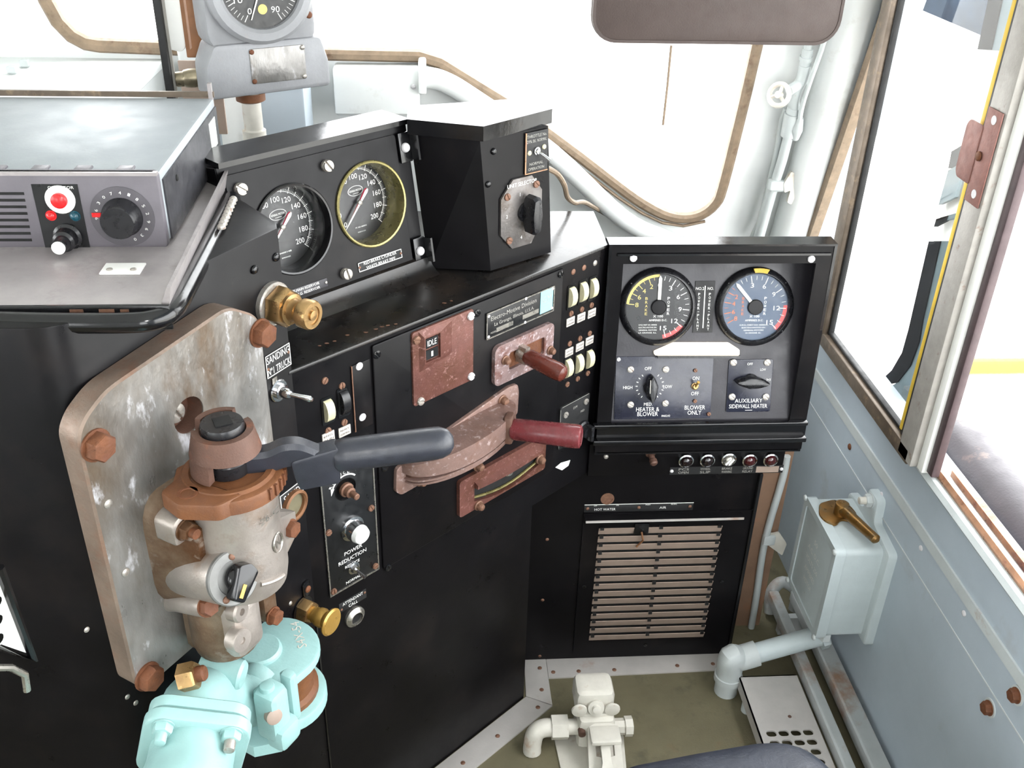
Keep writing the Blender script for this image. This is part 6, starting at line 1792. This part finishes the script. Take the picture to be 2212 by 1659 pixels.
for x in (-wf/2 + .012, wf/2 - .012):
    for y in (-.03, -.5): MB().cyl((x, y, 0), (x, y, zf - .003), .010, n=14).build('foot', m['pale_grey'], t)
MB().dome((wf*.1, yh0 + .02, zf), (0, 0, 1), .003, .0012, 10).build('rivet', m['rust_brown'], t)

# floor-mounted foot valve
fv0 = at_z(1284, 1618, 0)
t = thing('foot_valve', 'dirty white cast foot valve with pedal on the floor below the heater grille', 'valve', Matrix.Translation((fv0.x, fv0.y, 0)))
o = Vector((fv0.x, fv0.y, 0))
bpx = [at_z(a, b, .004) - o for a, b in ((1197, 1592), (1345, 1568), (1357, 1700), (1222, 1710))]
MB().plate([(p.x, p.y) for p in bpx], 0, .004, .0008).build('base_plate', m['dirty_white'], t)
h = MB()
h.box((0, .025, .036), (.058, .060, .064), bev=.008)
h.build('body', m['dirty_white'], t)
top_ = MB().box((-.002, .040, .084), (.062, .052, .044), bev=.010)
top_.box((-.002, .020, .060), (.050, .030, .03), bev=.008)
top_.build('cap', m['dirty_white'], t)
for s in (-1, 1): MB().cyl((s*.026 - .002, .012, .080), (s*.026 - .002, .006, .080), .0125, n=18, bev=.002).build('cap_lobe', m['dirty_white'], t)
MB().lathe([(.013, 0), (.013, .006), (.007, .007), (.006, .012), (0, .013)], 18, (-.002, .012, .084), (0, -1, .35)).build('cap_plug', m['dirty_white'], t)
for s in (-1, 1):
    MB().cyl((s*.024, .0, .048), (s*.024, -.012, .048), .006, n=12, bev=.001).build('cap_screw', m['rust_brown'], t)
pf = MB()
pf.cyl((-.028, .012, .040), (-.050, .012, .040), .0125, n=18)
pf.lathe([(.020, 0), (.020, .026)], 6, (-.070, .012, .040), (1, 0, 0))
pf.build('union', m['dirty_white'], t)
MB().tube(spline([(-.064, .012, .040), (-.084, .010, .041), (-.096, .006, .034), (-.100, .002, .012), (-.100, .0, .0)], 5), .0145, 16).build('elbow', m['dirty_white'], t)
MB().lathe([(.013, 0), (.013, .022), (.016, .022), (.016, .034), (.008, .036), (0, .036)], 8, (.026, .014, .034), (1, 0, 0)).build('side_plug', m['dirty_white'], t)
pd = MB().holed(smooth_poly([(-.026, -.006), (.028, -.006), (.026, .062), (.0, .070), (-.024, .062)], .008, 3), [[(-.013, .018), (-.004, .016), (-.005, .048), (-.014, .046)], [(.006, .016), (.016, .018), (.016, .046), (.007, .048)]], -.008, .006, M=Matrix.Translation((.008, -.052, .018)) @ Matrix.Rotation(math.radians(38), 4, 'X'))
pd.build('pedal_bracket', m['dirty_white'], t)
MB().loft([[(.000, -.030, .066), (.014, -.030, .066), (.014, -.024, .062), (.000, -.024, .062)], [(.001, -.062, .044), (.015, -.062, .044), (.015, -.058, .036), (.001, -.058, .036)], [(-.014, -.112, .022), (.030, -.112, .022), (.030, -.112, .015), (-.014, -.112, .015)], [(-.024, -.150, .016), (.042, -.150, .016), (.042, -.150, .010), (-.024, -.150, .010)]]).build('pedal', m['dirty_white'], t)
MB().box((.008, -.030, .066), (.048, .034, .010), bev=.004).build('pedal_hinge', m['dirty_white'], t)
MB().lathe([(.012, 0), (.011, .010), (.008, .016)], 14, (-.008, -.070, .004), (0, .2, 1)).build('spring_seat', m['rust_flat'], t)

# driver seat, front edge only in view
t = thing('driver_seat', 'dark blue-black vinyl driver seat cushion at the bottom edge', 'seat', Matrix.Translation((.312, .522, 0)))
st = MB(); rings = []
W2, D2 = .30, .215
for zz, k in ((.300, .90), (.312, .97), (.345, 1.0), (.375, .99), (.393, .96), (.402, .90), (.405, .80), (.404, .4)):
    ring = []
    for j in range(40):
        a = 2*math.pi*j/40; c, s = math.cos(a), math.sin(a)
        ex = .38
        ring.append(((abs(c)**ex)*(1 if c > 0 else -1)*W2*.5*k, (abs(s)**ex)*(1 if s > 0 else -1)*D2*k, zz))
    rings.append(ring)
RS = Matrix.Rotation(math.radians(9), 4, 'Z')
st.loft(rings, M=RS).build('cushion', m['vinyl'], t)
MB().cyl((0, 0, 0), (0, 0, .30), .035, n=20).build('pedestal', m['black_matte'], t)
MB().lathe([(.14, 0), (.14, .01), (.06, .03), (0, .03)], 26).build('foot', m['black_matte'], t)

# ================================================================== SUN VISOR, CORD, FRONT WALL PIPES
YV = 1.35
vx = [at_y(a, b, YV) for a, b in ((1276, 40), (1310, 96), (1768, 92), (1818, 20))]
xl, xr, zb_ = vx[0].x, vx[3].x, (vx[1].z + vx[2].z)/2
t = thing('sun_visor', 'brown-grey padded sun visor hanging at the top of the windshield', 'visor', Matrix.Translation(((xl + xr)/2, YV, zb_)))
wv, hv = xr - xl, .26
VM = Matrix.Rotation(math.radians(90), 4, 'X') @ Matrix.Translation((0, hv/2, 0))
MB().plate(rrect(wv, hv, .034, 7), -.009, .009, .006, M=VM, both=True).build('pad', m['visor'], t)
MB().sweep([(a, b, 0) for a, b in inset(rrect(wv, hv, .034, 7), .003)], [(-.002, -.0095), (.002, -.0095), (.002, .0095), (-.002, .0095)], (0, 0, 1), M=VM, closed_path=True).build('welt', m['visor'], t)
for x in (-wv*.3, wv*.3): MB().cyl((x, .0, hv - .01), (x, -.02, 1.95 - zb_), .007, n=12).build('hanger', m['steel'], t)
cc = at_y(1450, 98, YV + .012); ce = at_y(1431, 270, YV + .012)
MB().tube([(0, 0, 0), (.0005, 0, (ce - cc).z*.5), (0, 0, (ce - cc).z)], .0017, 6).build('pull_cord', m['gasket'], t, M=t.matrix_world.inverted() @ Matrix.Translation(cc))

def ffp(a, b, off): return FF.M @ FF.loc(a, b, off)
dp = spline([ffp(a, b, .032) for a, b in ((918, 166), (958, 176), (1020, 212), (1190, 330), (1345, 472), (1440, 518), (1500, 548))], 5)
t = thing('defroster_duct', 'white painted defroster duct below the slanted edge of the windshield', 'pipe', Matrix.Translation(dp[0]))
MB().tube([p - dp[0] for p in dp], .0165, 18).build('pipe', m['white_wall'], t)
MB().box((-.004, .0, .002), (.012, .05, .05), bev=.003).build('end_plate', m['white_wall'], t)
db = ffp(815, 178, .02)
t = thing('defroster_housing', 'white painted box below the windshield left of the duct', 'box', Matrix.Translation(db))
MB().box((0, 0, -.01), (.135, .05, .075), bev=.004).build('case', m['white_wall'], t)
MB().dome((.058, -.026, .0), (0, -1, 0), .004, .003, 10).build('screw', m['white_screw'], t)
cp_ = [at_y(1180, 362, 1.27), at_y(1204, 376, 1.30), at_y(1219, 400, 1.34), at_y(1226, 426, 1.38), at_y(1242, 438, 1.44), at_y(1262, 437, 1.50), ffp(1295, 455, .03), ffp(1345, 482, .012)]
tag(MB().tube(spline([p - cp_[0] for p in cp_], 5), .0038, 8).build('wiper_hose', m['gasket'], M=Matrix.Translation(cp_[0])), 'thin brown hose curving from the selector box to the front wall', 'hose')

# cock with handwheel and its tubing in the front right corner
O = .034
t = thing('corner_tubing', 'pale painted tubing with handwheel cock in the front right corner', 'pipe', Matrix.Translation(ffp(1640, 515, O)))
o = ffp(1640, 515, O)
L_ = lambda a, b, off=O: ffp(a, b, off) - o
def tb(pts, r, nm, mt='pale_grey', n=14): return MB().tube(pts, r, n).build(nm, m[mt], t)
tb([L_(1762, 20), L_(1752, 60), L_(1742, 120)], .0062, 'upper_tube')
tb([L_(1746, 105), L_(1738, 140)], .0085, 'upper_nut'); tb([L_(1742, 122), L_(1740, 130)], .0105, 'upper_collar')
tb(spline([L_(1740, 140), L_(1734, 168), L_(1722, 190), L_(1714, 215), L_(1716, 236)], 4), [.010]*17, 'cock_body')
tb([L_(1732, 178), L_(1704, 196, O + .016)], .0085, 'cock_stem')
tb([L_(1716, 232), L_(1712, 244)], .0115, 'cock_nut'); tb([L_(1712, 244), L_(1703, 292)], .0135, 'coupling')
tb([L_(1704, 290), L_(1690, 345), L_(1676, 390), L_(1672, 400)], .0085, 'middle_tube')
tb([L_(1672, 396), L_(1655, 455), L_(1637, 520)], .0098, 'lower_tube')
tb(spline([L_(1700, 235, .02), L_(1690, 262, .02), L_(1678, 330, .02), L_(1662, 400, .02), L_(1645, 470, .02), L_(1622, 520, .02)], 4), .0058, 'side_tube')
tb(spline([L_(1800, 0, .05), L_(1780, 90, .05), L_(1752, 170, .05), L_(1734, 225, .05), L_(1727, 262, .05)], 4), .0040, 'drain_tube')
tb([L_(1728, 255, .045), L_(1722, 280, .045), L_(1717, 298, .04)], [.006, .0095, .007], 'drain_fitting')
hw = L_(1683, 205, O + .030)
ax_ = (CAM - (o + hw)).normalized(); ax_ = (ax_ + Vector((-.7, -.1, .2))).normalized()
k = MB(); e1 = ax_.cross(Vector((0, 0, 1))).normalized(); e2 = ax_.cross(e1)
ringp = [hw + (e1*math.cos(2*math.pi*i/24) + e2*math.sin(2*math.pi*i/24))*.017 for i in range(25)]
k.tube(ringp, .0042, 8)
wh = k.build('handwheel_rim', m['dirty_white'], t)
k = MB()
for i in range(3):
    a = 2*math.pi*i/3 + .4
    k.tube([hw, hw + (e1*math.cos(a) + e2*math.sin(a))*.016], .0030, 8)
k.lathe([(.006, -.004), (.006, .005), (0, .006)], 12, hw, ax_)
k.build('handwheel_spokes', m['dirty_white'], t)
cl_ = L_(1674, 398)
MB().box((cl_.x + .004, cl_.y - .004, cl_.z), (.034, .022, .020), M=None, bev=.004).build('clamp', m['pale_grey'], t)
MB().plate(smooth_poly([(0, .006), (.010, .028), (.020, .024), (.026, -.012), (.020, -.032), (.012, -.028), (.014, -.006), (.004, -.010)], .002, 2), -.004, .004, M=Matrix.Translation(cl_ + Vector((.010, -.012, 0))) @ Matrix.Rotation(math.radians(90), 4, 'X')).build('clamp_hook', m['dirty_white'], t)
